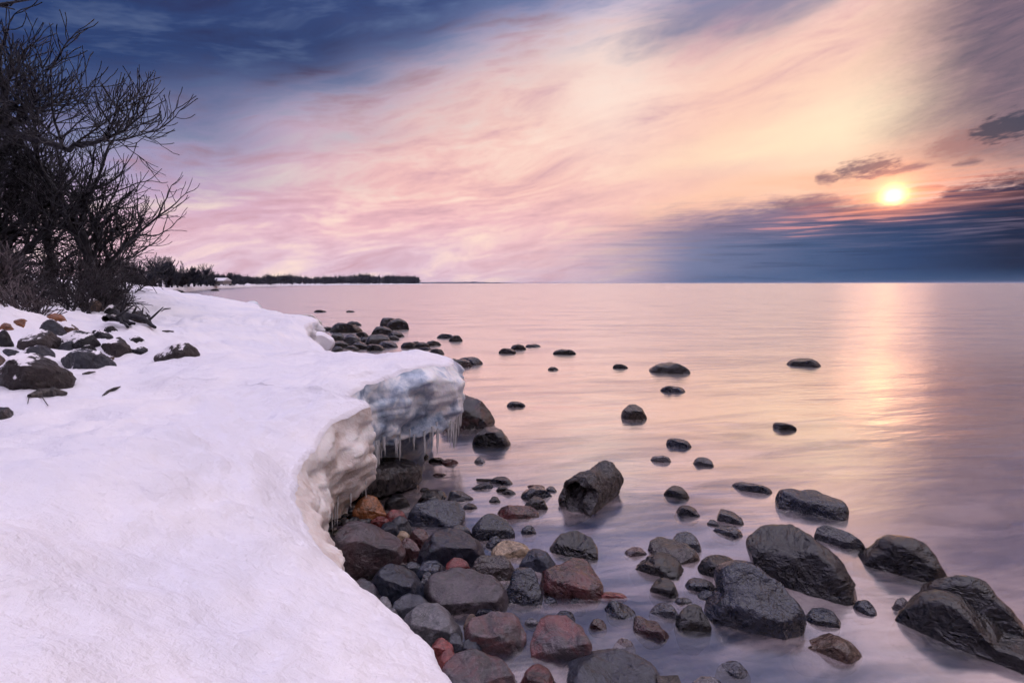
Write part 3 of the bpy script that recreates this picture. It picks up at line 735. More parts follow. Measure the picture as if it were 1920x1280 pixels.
stone(1023, 1042, 912, 922, 'N', 'r', 'tiny dark stone touching the hollow log')
stone(917, 962, 893, 909, 'N', 'r', 'dark low stone at the end of the floating stick')
stone(880, 925, 904, 917, 'N', 'f', 'thin slanted dark stone awash below the floating stick', sk=.7)
stone(931, 953, 911, 922, 'D', 'r', 'small dark stone, upper of a touching pair')
stone(941, 965, 918, 928, 'D', 'r', 'small dark stone, lower of a touching pair')
stone(918, 936, 931, 942, 'D', 'r', 'lone tiny round dark stone above the dark red slab')
stone(792, 838, 917, 936, 'D', 'r', 'low black stone awash above the flat-topped dark boulder')
stone(840, 888, 919, 940, 'G', 'f', 'pale-topped stone awash right of low black stone', sk=.2)
stone(788, 806, 914, 922, 'D', 'r', 'tiny dark stone touching the low black stone')
stone(868, 895, 943, 955, 'N', 'r', 'faint round stone right of the flat-topped dark boulder')
stone(752, 785, 905, 916, 'N', 'f', 'smooth flat stone at the right end of the bark slab')
stone(803, 834, 857, 867, 'D', 'f', 'thin dark stone sliver awash near the small icicles')
stone(826, 860, 860, 871, 'V', 'r', 'small dark stone with reddish tip awash near the small icicles', red=.5)
stone(780, 802, 848, 859, 'D', 'r', 'small dark stone under the short icicles')
stone(812, 836, 887, 892, 'V', 'f', 'faint stone sliver awash below the reddish-tipped stone')
stone(890, 908, 858, 868, 'L', 'r', 'tiny pale stone awash in the near water')
# --- shore pile below the ice
stone(622, 758, 970, 1082, 'P', 'a', 'big pinkish-brown veined boulder under the beige ice wall', zb=.06, name='boulder', cat='boulder', mat=D_, red=.2, out=[(618, 1050), (640, 990), (665, 972), (690, 978), (722, 996), (748, 1014), (758, 1040), (745, 1065), (720, 1090), (670, 1110), (630, 1085)])
stone(694, 802, 1057, 1122, 'N', 'r', 'smooth blue-black boulder in front of the pinkish-brown veined one', zb=.06, name='boulder', cat='boulder', mat=D_, sk=.4)
stone(780, 912, 990, 1058, 'N', 'r', 'rounded blue boulder striped with pale bands', zb=.04, name='boulder', cat='boulder', mat=D_, red=.05)
stone(764, 868, 937, 992, 'N', 'b', 'flat-topped dark boulder behind the striped blue one', name='boulder', cat='boulder', out=[(766, 970), (775, 950), (795, 940), (830, 938), (858, 942), (868, 955), (866, 985), (850, 1010), (800, 1015), (768, 995)])
stone(797, 953, 1068, 1146, 'P', 'r', 'broad lavender-grey boulder, largest in the shore pile', zb=.02, name='boulder', cat='boulder', mat=D_, out=[(797, 1105), (805, 1083), (830, 1071), (870, 1068), (905, 1076), (935, 1092), (952, 1112), (954, 1135), (930, 1170), (860, 1175), (810, 1145)], cut=[((0, -.25, 1), .55), ((0, -1, -.1), .6)])
stone(744, 864, 1131, 1200, 'L', 'r', 'grey speckled boulder beside the snow lip below the lavender-grey one', zb=.05, name='boulder', cat='boulder', mat=D_)
stone(870, 983, 1146, 1232, 'P', 'a', 'pinkish-grey mottled boulder between two speckled ones', zb=.0, name='boulder', cat='boulder', mat=D_, red=.6, out=[(870, 1185), (878, 1165), (905, 1152), (940, 1145), (965, 1152), (980, 1172), (983, 1205), (965, 1235), (920, 1250), (880, 1225)])
stone(994, 1109, 1150, 1244, 'P', 'a', 'red and orange speckled boulder in front of the dark red angular one', name='boulder', cat='boulder', mat=D_, red=.95, out=[(994, 1205), (1004, 1180), (1020, 1154), (1042, 1150), (1075, 1165), (1098, 1188), (1109, 1212), (1100, 1240), (1060, 1265), (1015, 1255), (996, 1232)])
stone(830, 970, 1216, 1300, 'P', 'a', 'reddish-grey boulder at the bottom beside the end of the snow lip', zb=.05, name='boulder', cat='boulder', mat=D_, red=.6, out=[(828, 1262), (850, 1232), (885, 1216), (920, 1228), (952, 1252), (970, 1285), (960, 1330), (890, 1350), (835, 1320)])
stone(974, 1044, 1245, 1300, 'V', 'r', 'small dark red boulder at the bottom edge', zb=.0, mat=D_, red=.8)
stone(1054, 1242, 1220, 1312, 'G', 'r', 'wide slate-grey boulder with frosted top at the bottom edge', name='boulder', cat='boulder', mat=D_, rough=1.2, out=[(1056, 1270), (1066, 1242), (1095, 1225), (1140, 1219), (1185, 1230), (1222, 1250), (1242, 1285), (1230, 1340), (1150, 1370), (1075, 1335)], cut=[((0, -.2, 1), .6)])
stone(1290, 1362, 1268, 1300, 'L', 'r', 'pale top of a stone cut by the bottom edge')
stone(1340, 1404, 1238, 1275, 'G', 'r', 'submerged grey stone near the bottom edge', zb=-.02)
stone(1148, 1190, 1196, 1222, 'P', 'r', 'submerged stone under a pale ripple behind the wide slate-grey boulder', zb=-.02, red=.3)
stone(640, 714, 1085, 1134, 'G', 'r', 'grey pinkish stone half under the snow lip', zb=.08, mat=D_, red=.3)
stone(732, 812, 1113, 1152, 'G', 'r', 'flat grey-brown stone between grey pinkish and grey speckled ones', zb=.06, mat=D_)
stone(706, 734, 1117, 1144, 'L', 'r', 'small pale grey cobble near the snow lip', zb=.08, mat=D_)
stone(718, 745, 1138, 1152, 'L', 'r', 'small pale cobble touching the snow lip', zb=.08, mat=D_)
stone(614, 642, 1058, 1084, 'R', 'r', 'small red cobble beside the long icicles at the snow lip', zb=.12, mat=D_)
stone(660, 724, 928, 976, 'O', 'a', 'orange-brown wet stone under the bark slab', zb=.05, mat=W_)
stone(694, 732, 967, 986, 'R', 'r', 'bright red smooth cobble below the orange-brown stone', zb=.06, mat=W_)
stone(722, 762, 954, 978, 'R', 'r', 'dull red stone right of the bright red cobble', zb=.03, mat=W_)
stone(730, 770, 966, 998, 'G', 'a', 'blue-grey angular cobble below the dull red stone', zb=.05, mat=D_)
stone(708, 752, 978, 1008, 'N', 'r', 'dark grey cobble against the pinkish-brown veined boulder', zb=.05, mat=D_)
stone(765, 806, 990, 1020, 'V', 'r', 'dark maroon stone left of the striped blue boulder', zb=.04, red=.3)
stone(742, 786, 1008, 1044, 'V', 'a', 'maroon angular stone wedged beside the veined boulder', zb=.04, red=.3)
stone(745, 768, 996, 1010, 'T', 'r', 'tiny tan cobble in the gap of the shore pile', zb=.05)
stone(833, 884, 984, 1006, 'N', 'f', 'thin dark slab between flat-topped and striped boulders', zb=.02)
stone(834, 882, 1045, 1072, 'R', 'a', 'bright red stone in front of the striped blue boulder', zb=.05, mat=D_, red=.5)
stone(780, 840, 1050, 1084, 'N', 'r', 'dark navy stone left of the bright red stone', zb=.05)
stone(757, 790, 1052, 1072, 'G', 'r', 'small dark grey cobble above the smooth blue-black boulder', zb=.05)
stone(790, 812, 1074, 1096, 'G', 'r', 'tiny grey cobble between blue-black and lavender-grey boulders', zb=.05)
stone(700, 742, 990, 1010, 'N', 'r', 'blue-grey cobble behind the veined boulder', zb=.04)
stone(784, 830, 920, 946, 'D', 'r', 'black wet stone behind flat-topped dark boulder', zb=.0)
stone(720, 768, 925, 950, 'D', 'r', 'black wet stone in the shade under the bark slab', zb=.02)
stone(870, 898, 1150, 1184, 'B', 'r', 'small brown cobble at the left of the pinkish-grey mottled boulder', zb=.03, mat=D_)
stone(842, 866, 1188, 1212, 'G', 'r', 'small grey cobble above the reddish-grey bottom boulder', zb=.05, mat=D_)
stone(862, 902, 1197, 1222, 'N', 'r', 'dark blue-grey cobble under the pinkish-grey mottled boulder', zb=.03, mat=D_)
stone(806, 850, 1196, 1224, 'R', 'a', 'dark red pointed cobble at the snow lip', zb=.06, mat=D_, red=.4)
stone(820, 860, 1218, 1248, 'R', 'r', 'red pitted cobble just above the reddish-grey bottom boulder', zb=.06, mat=D_, red=.5)
stone(890, 930, 1140, 1152, 'N', 'f', 'thin slate sliver above the pinkish-grey mottled boulder', zb=.02)
stone(1040, 1078, 1145, 1164, 'N', 'f', 'slate stone peeking out behind the red and orange speckled boulder', zb=0)
stone(982, 1010, 1158, 1172, 'L', 'r', 'tiny pale pebble awash between two speckled boulders')
stone(1062, 1100, 1120, 1140, 'G', 'r', 'faint sunken stone below the dark red angular boulder', zb=-.02)
stone(1018, 1046, 1118, 1138, 'N', 'r', 'faint sunken stone at the left of the dark red angular boulder', zb=-.02)
# --- the far spit of stones
SP = 'stones of the far spit'
def sp(x0, x1, yt, yb, label, shape='r', col='D', sk=.5): stone(x0, x1, yt, yb, col, shape, label, group=SP, sk=sk, dr=.8)
sp(713, 748, 595, 613, 'rounded back rock of the two tallest on the far spit', 'b')
sp(725, 766, 596, 618, 'tallest pyramid-shaped rock at the tip of the far spit', 'a')
sp(697, 737, 611, 628, 'dark hump just left of the far spit tip', 'a', 'D', .45)
sp(728, 758, 621, 632, 'low stone leaning on the dark hump of the far spit')
sp(618, 680, 605, 624, 'long dark ridge stone at the back of the far spit', 'a', 'D', .4)
sp(650, 676, 603, 611, 'faint stone behind the long ridge stone of the far spit', 'f', 'N')
sp(604, 626, 612, 620, 'small stone touching the ice edge behind the far spit', 'f')
sp(619, 647, 624, 639, 'black stone beside the ice chunk on the far spit', 'b')
sp(641, 678, 626, 648, 'grey rounded stone in the middle of the far spit', 'r', 'G')
sp(686, 732, 627, 647, 'large loaf-shaped stone with a bright top on the far spit', 'b')
sp(729, 747, 629, 638, 'small pointed stone right of the loaf-shaped one', 'a')
sp(619, 656, 639, 653, 'flat black stone at the left foot of the far spit', 'f')
sp(656, 692, 641, 655, 'dark lumpy stone in front of the grey rounded one', 'a')
sp(688, 722, 645, 657, 'dark flat stone below the loaf-shaped one', 'f', 'D', .35)
sp(708, 746, 639, 652, 'smooth dark stone at the right foot of the far spit', 'r', 'N')
sp(629, 676, 655, 670, 'front dark stone of the far spit against the snow', 'r')
sp(622, 646, 650, 662, 'small dark stone behind the front one of the far spit')
sp(668, 690, 622, 632, 'small stone behind the grey rounded one of the far spit')
sp(675, 692, 632, 642, 'little stone left of the loaf-shaped one')
sp(648, 672, 648, 658, 'little dark stone between two lumps at the front of the far spit')
sp(752, 782, 641, 653, 'dark block-shaped stepping stone right of the far spit', 'b')
sp(779, 806, 641, 652, 'rounded stepping stone next to the block-shaped one')
sp(771, 788, 640, 646, 'thin stone behind the two stepping stones', 'f')
sp(800, 825, 639, 648, 'low slanted stepping stone behind the row', 'f')
sp(785, 808, 651, 656, 'thin stone awash in front of the stepping stones', 'f', 'N')
sp(805, 831, 653, 665, 'pointed stepping stone nearest the ice block', 'a')
sp(819, 853, 626, 634, 'faint misted stone right of the far spit, larger of two', 'f', 'N')
sp(843, 866, 629, 640, 'small dark stone touching the faint misted one')
sp(590, 610, 581, 585, 'thin far rock awash beyond the ice edge', 'f')
sp(650, 664, 582, 585, 'tiny far rock awash in open water behind the spit', 'f')
# --- snow-dusted boulders on the bank
SB = 'snow-dusted boulders on the bank'
def sb(x0, x1, yt, yb, label, shape='a', col='M', sk=.5, out=None, mat=None): stone(x0, x1, yt, yb, col, shape, label, group=SB, sk=sk, on_snow=True, mat=mat or S_, name='boulder', cat='boulder', out=out, dr=.85, rough=2.4)
sb(-15, 134, 666, 732, 'biggest brown boulder on the bank with a sunlit right flank', 'a', 'M', .5, out=[(-15, 715), (5, 690), (25, 672), (60, 666), (92, 672), (115, 692), (134, 718), (130, 750), (60, 775), (0, 760)])
sb(-40, 16, 663, 694, 'brown boulder cut by the left edge above the biggest one', 'r', 'B')
sb(115, 218, 656, 690, 'dark grooved boulder right of the biggest brown boulder', 'a', 'G', .4)
sb(35, 124, 620, 656, 'snow-streaked lumpy boulder behind the biggest brown one', 'a', 'M', .45)
sb(117, 188, 620, 652, 'dark boulder with a heart-shaped snow patch', 'a', 'D', .4)
sb(180, 246, 632, 672, 'boulder mostly coated in snow with a dark right rim', 'r', 'M', .6)
sb(236, 284, 650, 668, 'low dark boulder right of the snow-coated one', 'r', 'D')
sb(289, 372, 643, 671, 'lone brown mound-shaped boulder out on the open snow', 'r', 'M', .6)
sb(40, 102, 648, 668, 'long low grey boulder above the biggest brown one', 'r', 'G')
sb(-5, 39, 654, 670, 'flat grey stone beside the left edge', 'f', 'G')
sb(168, 212, 618, 634, 'small dark boulder behind the snow-coated one', 'r', 'D', .3)
sb(194, 232, 664, 676, 'small brown stone at the foot of the snow-coated boulder', 'r', 'B')
sb(80, 124, 598, 630, 'dark slanting slab under the shrubs', 'a', 'G', .3)
sb(108, 148, 602, 626, 'brown slanting stone behind the slab under the shrubs', 'a', 'B', .3)
sb(-12, 22, 617, 652, 'dark boulder at the foot of the small shrub stem at the left edge', 'r', 'D')
sb(235, 274, 583, 604, 'peaked brown boulder beside the black driftwood', 'a', 'M', .65)
sb(196, 230, 571, 588, 'dark boulder at the end of the shrubs', 'r', 'D')
sb(145, 194, 560, 584, 'big brown mound under the shrub branches', 'r', 'B')
sb(196, 218, 611, 620, 'little dark stone left of the driftwood', 'r', 'D')
sb(240, 266, 630, 640, 'tiny snow-rimmed dark stone on the open snow', 'f', 'D')
sb(-30, 31, 763, 788, 'dark low boulder on the snow at the left edge, nearest on the bank', 'r', 'D', .5, mat=M_DAMP)
sb(110, 150, 638, 658, 'small stone between the grooved and the heart-patched boulders', 'r', 'G')
sb(150, 182, 646, 662, 'small dark stone left of the snow-coated boulder', 'r', 'D')
sb(18, 60, 598, 612, 'rust-brown earth-stained stone beneath the shrub at the left edge', 'r', 'O', .5, mat=M_DAMP)
sb(85, 125, 588, 602, 'tan earth-stained stone half hidden by shrub twigs', 'r', 'O', .5, mat=M_DAMP)
sb(0, 24, 606, 620, 'rust-brown flat stone at the left edge', 'f', 'O', .5, mat=M_DAMP)
# --- small far things along the shore
for (x0, x1, yt, yb, lb) in [(396, 410, 541, 545, 'far dark rock in the calm bay near the shore'), (360, 372, 539, 542, 'tiny far rock near the shore, nearest the trees'), (340, 352, 541, 544, 'tiny far rock by the distant snow edge'), (318, 345, 543, 548, 'low dark stone at the distant snow edge')]:
    stone(x0, x1, yt, yb, 'D', 'f', lb, sub=3)

# pebbles filling the gaps of the shore pile
def pebbles():
    rng = np.random.RandomState(3); V0, F0 = ico(2); n = 1700; VS = []; FS_ = []; k = 0
    ys = 1.25+rng.rand(n)**.9*4.0; xe = shore_x(ys); xs = xe-.25+rng.rand(n)**1.5*1.7
    for i in range(n):
        off = xs[i]-xe[i]; b = .05-.17*sstep(np.array([off]), .10, 1.0)[0]-.09*sstep(np.array([ys[i]]), 3.3, 4.0)[0]*sstep(np.array([off]), 0., .35)[0]
        s = rng.uniform(.014, .042)*rng.uniform(.7, 1.3); a = rng.uniform(0, 6.28); q = V0*np.array([1, rng.uniform(.65, 1), rng.uniform(.45, .75)])*s
        nn = rng.normal(size=3); nn /= np.linalg.norm(nn); q = q-np.clip(q@nn-s*.55, 0, None)[:, None]*nn*.8
        q = np.stack([q[:, 0]*math.cos(a)-q[:, 1]*math.sin(a), q[:, 0]*math.sin(a)+q[:, 1]*math.cos(a), q[:, 2]], 1)+[xs[i], ys[i], b+.012]
        VS.append(q); FS_.append(F0+k); k += len(V0)
    o = mesh_obj('pebbles', np.concatenate(VS), np.concatenate(FS_), M_PEB); tag(o, 'small wet pebbles between the shore stones', 'pebbles', kind='stuff')
def mat_pebble():
    m, T = new_mat('wet_pebbles'); g = T.node('ShaderNodeNewGeometry'); r = T.out(g, 8); P = world_pos(T); n = T.noise(P, 60, 3, .6)
    col = T.ramp(r, [(0, (.012, .013, .018)), (.3, (.03, .034, .045)), (.55, (.07, .065, .07)), (.75, (.12, .10, .09)), (.88, (.09, .03, .028)), (1, (.16, .15, .15))], 'CONSTANT')
    col = T.mix(1., col, T.ramp(n, [(.3, .5), (.7, 1.4)]), 'MULTIPLY')
    bs = T.node('ShaderNodeBsdfPrincipled', i_Base_Color=col, i_Roughness=.3, i_Normal=T.bump(n, .4, .004)); finish(T, bs); return m
M_PEB = mat_pebble(); pebbles()

# ------------------------------------------------------------------ tubes
class Tubes:
    def __init__(self): self.v = []; self.f = []; self.n = 0
    def add(self, pts, rad, sides=4, blunt=True):
        pts = np.asarray(pts, float); rad = np.asarray(rad, float); m = len(pts)
        t = np.gradient(pts, axis=0); t /= np.linalg.norm(t, axis=1)[:, None]+1e-9
        ref = np.array([0.31, .77, .55]); a = np.cross(t, ref); a /= np.linalg.norm(a, axis=1)[:, None]+1e-9; b = np.cross(t, a)
        th = np.arange(sides)*2*math.pi/sides
        ring = pts[:, None]+(a[:, None]*np.cos(th)[None, :, None]+b[:, None]*np.sin(th)[None, :, None])*rad[:, None, None]
        self.v.append(ring.reshape(-1, 3)); base = self.n
        i = np.arange(m-1)[:, None]*sides; j = np.arange(sides)[None]; j2 = (j+1) % sides
        q = np.stack([i+j, i+j2, i+sides+j2, i+sides+j], 2).reshape(-1, 4)+base
        self.f.append(q); self.n += m*sides
    def build(self, name, mat, parent=None, loc=None):
        return mesh_obj(name, np.concatenate(self.v), np.concatenate(self.f), mat, parent, loc=loc)

# ------------------------------------------------------------------ icicles
rng = np.random.RandomState(11)
def icicle(root, L, r, parent):
    n = 9; s = np.linspace(0, 1, n); th = np.arange(7)*2*math.pi/7
    wob = rng.normal(size=(n, 2)).cumsum(0)*.0015
    rad = r*(1-s)**.75*(1+.18*np.sin(s*22+rng.uniform(0, 6)))+.0012*(1-s)
    V = []
    for k in range(n):
        for t in th: V.append((wob[k, 0]+rad[k]*math.cos(t), wob[k, 1]+rad[k]*math.sin(t), .03-s[k]*(L+.03)))
    f = []
    for k in range(n-1):
        for j in range(7): f.append((k*7+j, (k+1)*7+j, (k+1)*7+(j+1) % 7, k*7+(j+1) % 7))
    o = mesh_obj('icicle', np.array(V), np.array(f), M_ICICLE, parent); o.location = tuple(root); return o
for kind, o, P in WALLS:
    n = len(P)
    if kind == 'blue':
        for k in range(64):
            i = int(rng.uniform(.03, .86)*n); j = int(NS*rng.uniform(.62, .74)); p = P[i, j]
            u = i/n; L = rng.uniform(.08, .24)*(1.35 if u < .18 or .52 < u < .62 else 1.)
            icicle(p, L, rng.uniform(.008, .017), o)
        for k in range(5):
            i = int(rng.uniform(.02, .10)*n); p = P[i, int(NS*.70)]; icicle(p, rng.uniform(.24, .36), .017, o)
        for k in range(18):
            i = int(rng.uniform(.86, .99)*n); p = P[i, int(NS*rng.uniform(.66, .72))]; icicle(p, rng.uniform(.08, .16), .008, o)
    if kind == 'tan':
        for k in range(18):
            i = int(rng.uniform(.03, .34)*n); p = P[i, int(NS*rng.uniform(.60, .70))]; icicle(p, rng.uniform(.14, .34), rng.uniform(.012, .023), o)
        for k in range(8):
            i = int(rng.uniform(.62, .98)*n); p = P[i, int(NS*rng.uniform(.62, .70))]; icicle(p, rng.uniform(.10, .22), rng.uniform(.006, .011), o)

# ------------------------------------------------------------------ loose ice along the far edge
stone(566, 628, 618, 662, 'L', 'r', 'snow-topped ice chunk slumped at the ice edge beside the far stones', zb=.25, name='ice_chunk', cat='ice', mat=M_SNOW, out=[(572, 640), (580, 626), (600, 620), (618, 628), (628, 642), (618, 655), (600, 664), (580, 660)])
stone(328, 357, 550, 567, 'L', 'r', 'blue-grey rounded ice lump at the distant snow edge', zb=.3, name='ice_chunk', cat='ice', mat=M_ICE_BLUE)
stone(458, 490, 564, 582, 'L', 'b', 'small square ice block standing at the snow edge', zb=.7, name='ice_chunk', cat='ice', mat=M_ICE_PALE)
stone(536, 602, 589, 614, 'L', 'b', 'tan-faced ice slab jutting over the water before the far stones', zb=.45, name='ice_chunk', cat='ice', mat=M_ICE_TAN, dr=.9)
stone(270, 330, 538, 549, 'L', 'r', 'low snow hummock at the distant snow edge', zb=.3, name='snow_hummock', cat='snow', mat=M_SNOW)

# ------------------------------------------------------------------ hollow log in the shallows
def make_log():
    c0 = at_z(1085, 964, 0.0); A = np.array([c0[0]-.01, c0[1]+.10, .075]); ax = np.array([.62, .78, .0]); ax /= np.linalg.norm(ax)
    e1 = np.cross(ax, [0, 0, 1]); e1 /= np.linalg.norm(e1); e2 = np.cross(e1, ax); R0 = .158; L = .50
    n, m = 70, 96; s = np.linspace(0, 1, n); th = np.linspace(0, 2*math.pi, m, endpoint=False)
    SS, TH = np.meshgrid(s, th, indexing='ij'); q = np.stack([np.cos(TH)*1.2, np.sin(TH)*1.2, SS*2.], 2).reshape(-1, 3)
    r = R0*(1+.10*fbm(q*1.4+3, 3)+.05*ridged(q*4+8, 3)+.05*fbm(q*9, 3, .6)).reshape(n, m)*(1-.10*SS)
    r *= 1+.14*np.exp(-((SS-.22)/.16)**2-((TH-1.6)/.6)**2)+.16*np.exp(-((SS-.95)/.14)**2-((TH-1.5)/.7)**2)-.10*np.exp(-((SS-.6)/.15)**2-((TH-1.6)/.8)**2)
    ends = .035*np.sin(TH*2+1)+.03*np.sin(TH*5)+.10*np.clip(np.sin(TH), -1, 1)
    al = SS*L+ends*(1-SS)*.8+ends*SS*.4
    P = A+al[..., None]*ax+(r*np.cos(TH))[..., None]*e1+(r*np.sin(TH))[..., None]*e2
    k = np.arange(n*m).reshape(n, m); k2 = np.roll(k, -1, 1)
    bq = np.stack([k[:-1], k2[:-1], k2[1:], k[1:]], 2).reshape(-1, 4)
    root = empty('hollow_log', (A[0]+.15, A[1]+.2, 0)); tag(root, 'thick rotten log with a hollow broken end standing out of the shallows', 'log')
    loc = np.array(root.location)
    mesh_obj('bark', (P-loc).reshape(-1, 3), bq, M_LOG, root)
    # broken front end with its cavity, and the closed back end
    def cap(row, depth, name, inner):
        rings = []; cen = P[row].mean(0); nr_ = 14
        for i in range(nr_+1):
            f = i/nr_; rad = (P[row]-cen)*(1-f*.97)
            off = cen+ax*(depth*sstep(np.array([f]), .42, .75)[0])-e2*.0+inner*f
            rings.append(off+rad*(1+.0*f))
        G = np.stack(rings); nz = fbm(G.reshape(-1, 3)*16, 4).reshape(G.shape[:2]); G[1:] += ax*(nz[1:, :, None]*.03)
        kk = np.arange((nr_+1)*m).reshape(nr_+1, m); kk2 = np.roll(kk, -1, 1)
        mesh_obj(name, G.reshape(-1, 3)-loc, np.stack([kk[:-1], kk[1:], kk2[1:], kk2[:-1]], 2).reshape(-1, 4), M_LOG, root)
    cap(0, .13, 'hollow_end', e2*.06-e1*.05); cap(n-1, -.02, 'back_end', e2*.0)
make_log()
# dark bark slab under the ice block
def make_slab():
    A = at_y(622, 905, 4.02); B = at_y(784, 882, 4.55); n, m = 90, 48; s = np.linspace(0, 1, n); th = np.linspace(0, 2*math.pi, m, endpoint=False)
    ax = (B-A); L = np.linalg.norm(ax); ax /= L; e1 = np.cross(ax, [0, 0, 1]); e1 /= np.linalg.norm(e1); e2 = np.cross(e1, ax)
    SS, TH = np.meshgrid(s, th, indexing='ij')
    prof = np.clip(1-np.abs(2*SS-1)**7, .02, 1)**.5*(1-.35*SS)
    ce = np.sign(np.cos(TH))*np.abs(np.cos(TH))**.6; se = np.sign(np.sin(TH))*np.abs(np.sin(TH))**.7
    q = np.stack([SS*L*2.2, ce*.5, se*2.], 2).reshape(-1, 3)
    dsp = 1+.14*ridged(q*2.3, 4).reshape(n, m)+.10*fbm(q*5, 3).reshape(n, m)
    P = A+(SS*L)[..., None]*ax+(ce*.24*prof*dsp)[..., None]*e1+(se*.135*prof*dsp)[..., None]*e2
    k = np.arange(n*m).reshape(n, m); k2 = np.roll(k, -1, 1)
    o = mesh_obj('bark_slab', P.reshape(-1, 3), np.stack([k[:-1], k2[:-1], k2[1:], k[1:]], 2).reshape(-1, 4), M_LOG, loc=(A+B)/2)
    tag(o, 'dark fissured slab of old wood wedged under the overhanging ice block', 'wood')
make_slab()
# floating stick, plank and small debris
def stick(name, pts, rad, label, cat='stick', mat=None, sides=6, side=None):
    t = Tubes(); p0 = np.array(pts[0]); t.add(pts, rad, sides)
    for sp_, sr in (side or []): t.add(sp_, sr, 5)
    return tag(t.build(name, mat or M_WOOD, loc=p0), label, cat)
a, b = at_z(893, 899, .012), at_z(925, 899.5, .012)
stick('floating_stick', [a, (a+b)/2, b], [.011, .012, .010], 'straight dark stick floating in the near water', 'stick')
a = at_z(1256, 1282, .10)
bx_ = np.array([[-.05, -.02, -.12], [.05, -.02, -.12], [.05, .05, -.12], [-.05, .05, -.12], [-.05, -.02, 0], [.05, -.02, .004], [.05, .05, .004], [-.05, .05, 0]])+a
o = mesh_obj('wood_block', bx_, [(3, 2, 1, 0), (4, 5, 6, 7), (0, 1, 5, 4), (1, 2, 6, 5), (2, 3, 7, 6), (3, 0, 4, 7)], M_WOOD, smooth=False, loc=a)
bv = o.modifiers.new('edge', 'BEVEL'); bv.width = .006; bv.segments = 2
tag(o, 'small dark square block standing at the bottom edge', 'wood block')
def on_snow(px, py, dz=.01): p = hit_snow(px, py); return p+np.array([0, 0, dz])
P = [on_snow(x, y, .02) for x, y in [(55, 747), (75, 743), (100, 741), (125, 742)]]
stick('bark_strip', P, [.012, .034, .038, .012], 'dark strip of bark lying on the snow below the biggest bank boulder', 'bark', side=[([P[0], on_snow(52, 758)], [.003, .002]), ([P[1], on_snow(90, 762)], [.004, .002])])
P = [on_snow(x, y, .012) for x, y in [(193, 744), (203, 736), (215, 731), (226, 727)]]
stick('twig', P, [.006, .012, .012, .004], 'short dark twig lying alone on the open snow', 'twig')
P = [on_snow(x, y, .012) for x, y in [(154, 703), (166, 701), (178, 699)]]
stick('twig', P, [.005, .012, .005], 'small dark twig right of the biggest bank boulder', 'twig')
P = [on_snow(x, y, .02) for x, y in [(302, 585), (309, 580), (320, 579)]]
stick('twig', P, [.01, .02, .01], 'small twig on the snow near the distant ice lump', 'twig')
P = [on_snow(x, y, .015) for x, y in [(304, 622), (315, 622.5), (326, 623)]]
stick('twig', P, [.008, .016, .008], 'small twig on the snow right of the driftwood', 'twig')
# black driftwood heap beside the peaked boulder
dw = empty('driftwood', on_snow(248, 620, 0)); tag(dw, 'black branched driftwood lying against the peaked bank boulder', 'driftwood')
rng = np.random.RandomState(5)
for (p0, p1, p2, r) in [((198, 616), (225, 610), (250, 612), .05), ((218, 592), (232, 604), (246, 616), .05), ((235, 606), (258, 608), (294, 621), .055), ((262, 604), (268, 608), (280, 612), .04), ((205, 608), (216, 612), (240, 618), .04), ((276, 602), (280, 610), (284, 618), .03)]:
    t = Tubes(); pts = []
    q = [on_snow(*p0, .10), on_snow(*p1, .14), on_snow(*p2, .04)]
    for k in range(9):
        f = k/8; pts.append((1-f)**2*q[0]+2*f*(1-f)*q[1]+f*f*q[2]+rng.normal(size=3)*.012)
    t.add(pts, np.linspace(r, r*.45, 9)*.8, 7)
    for k in range(3):
        i = rng.randint(2, 8); d = rng.normal(size=3)*.10; d[2] = abs(d[2]); t.add([pts[i], pts[i]+d*.6, pts[i]+d], [r*.4, r*.3, r*.15], 5)
    t.build('branch', M_TREE, dw).location = tuple(-Vector(dw.location))

# ------------------------------------------------------------------ bare trees
def rotvec(d, axis, a):
    axis = axis/(np.linalg.norm(axis)+1e-9)
    return d*math.cos(a)+np.cross(axis, d)*math.sin(a)+axis*(axis@d)*(1-math.cos(a))
def grow(T, p, d, L, r, lvl, P, rng):
    "P: levels, step, wobble, lift, child density, spread, ratio, rmin"
    n = max(4, int(L/P['step'])+1); seg = L/n; pts = [p]; rad = [r]; rend = max(P['rmin'], r*P['taper'])
    dirs = [d]
    for i in range(n):
        w = P['wob']*(1+.35*lvl)
        d = d+rng.normal(size=3)*w+np.array([0, 0, P['lift'][min(lvl, len(P['lift'])-1)]])+P['wind']*(.3 if lvl else .1)
        d = d/np.linalg.norm(d); p = p+d*seg; pts.append(p); dirs.append(d); rad.append(r+(rend-r)*((i+1)/n))
    (T[0] if lvl < P['tl'] else T[1]).add(pts, rad, P['sides'][min(lvl, len(P['sides'])-1)])
    if lvl >= P['levels']: return
    nc = P['kids'][min(lvl, len(P['kids'])-1)]
    for k in range(nc):
        f = P['start'][min(lvl, len(P['start'])-1)]; f = f+(1-f)*((k+rng.uniform(.1, .9))/nc)
        i = min(n, max(1, int(f*n))); dd_ = dirs[i]
        ax = np.cross(dd_, rng.normal(size=3)); a = math.radians(rng.uniform(*P['ang']))
        cd = rotvec(dd_, ax, a); cl = L*rng.uniform(*P['ratio'])*(1.1-.55*f)
        if lvl >= 1: cl = max(cl, P['lmin'])
        grow(T, pts[i], cd, cl, max(P['rmin'], rad[i]*rng.uniform(.5, .7)), lvl+1, P, rng)
    for s in range(2 if lvl < P['levels'] else 0):
        ax = np.cross(d, rng.normal(size=3)); grow(T, pts[-1], rotvec(d, ax, math.radians(rng.uniform(12, 32))), max(P['lmin'], L*.42), rend, lvl+1, P, rng)
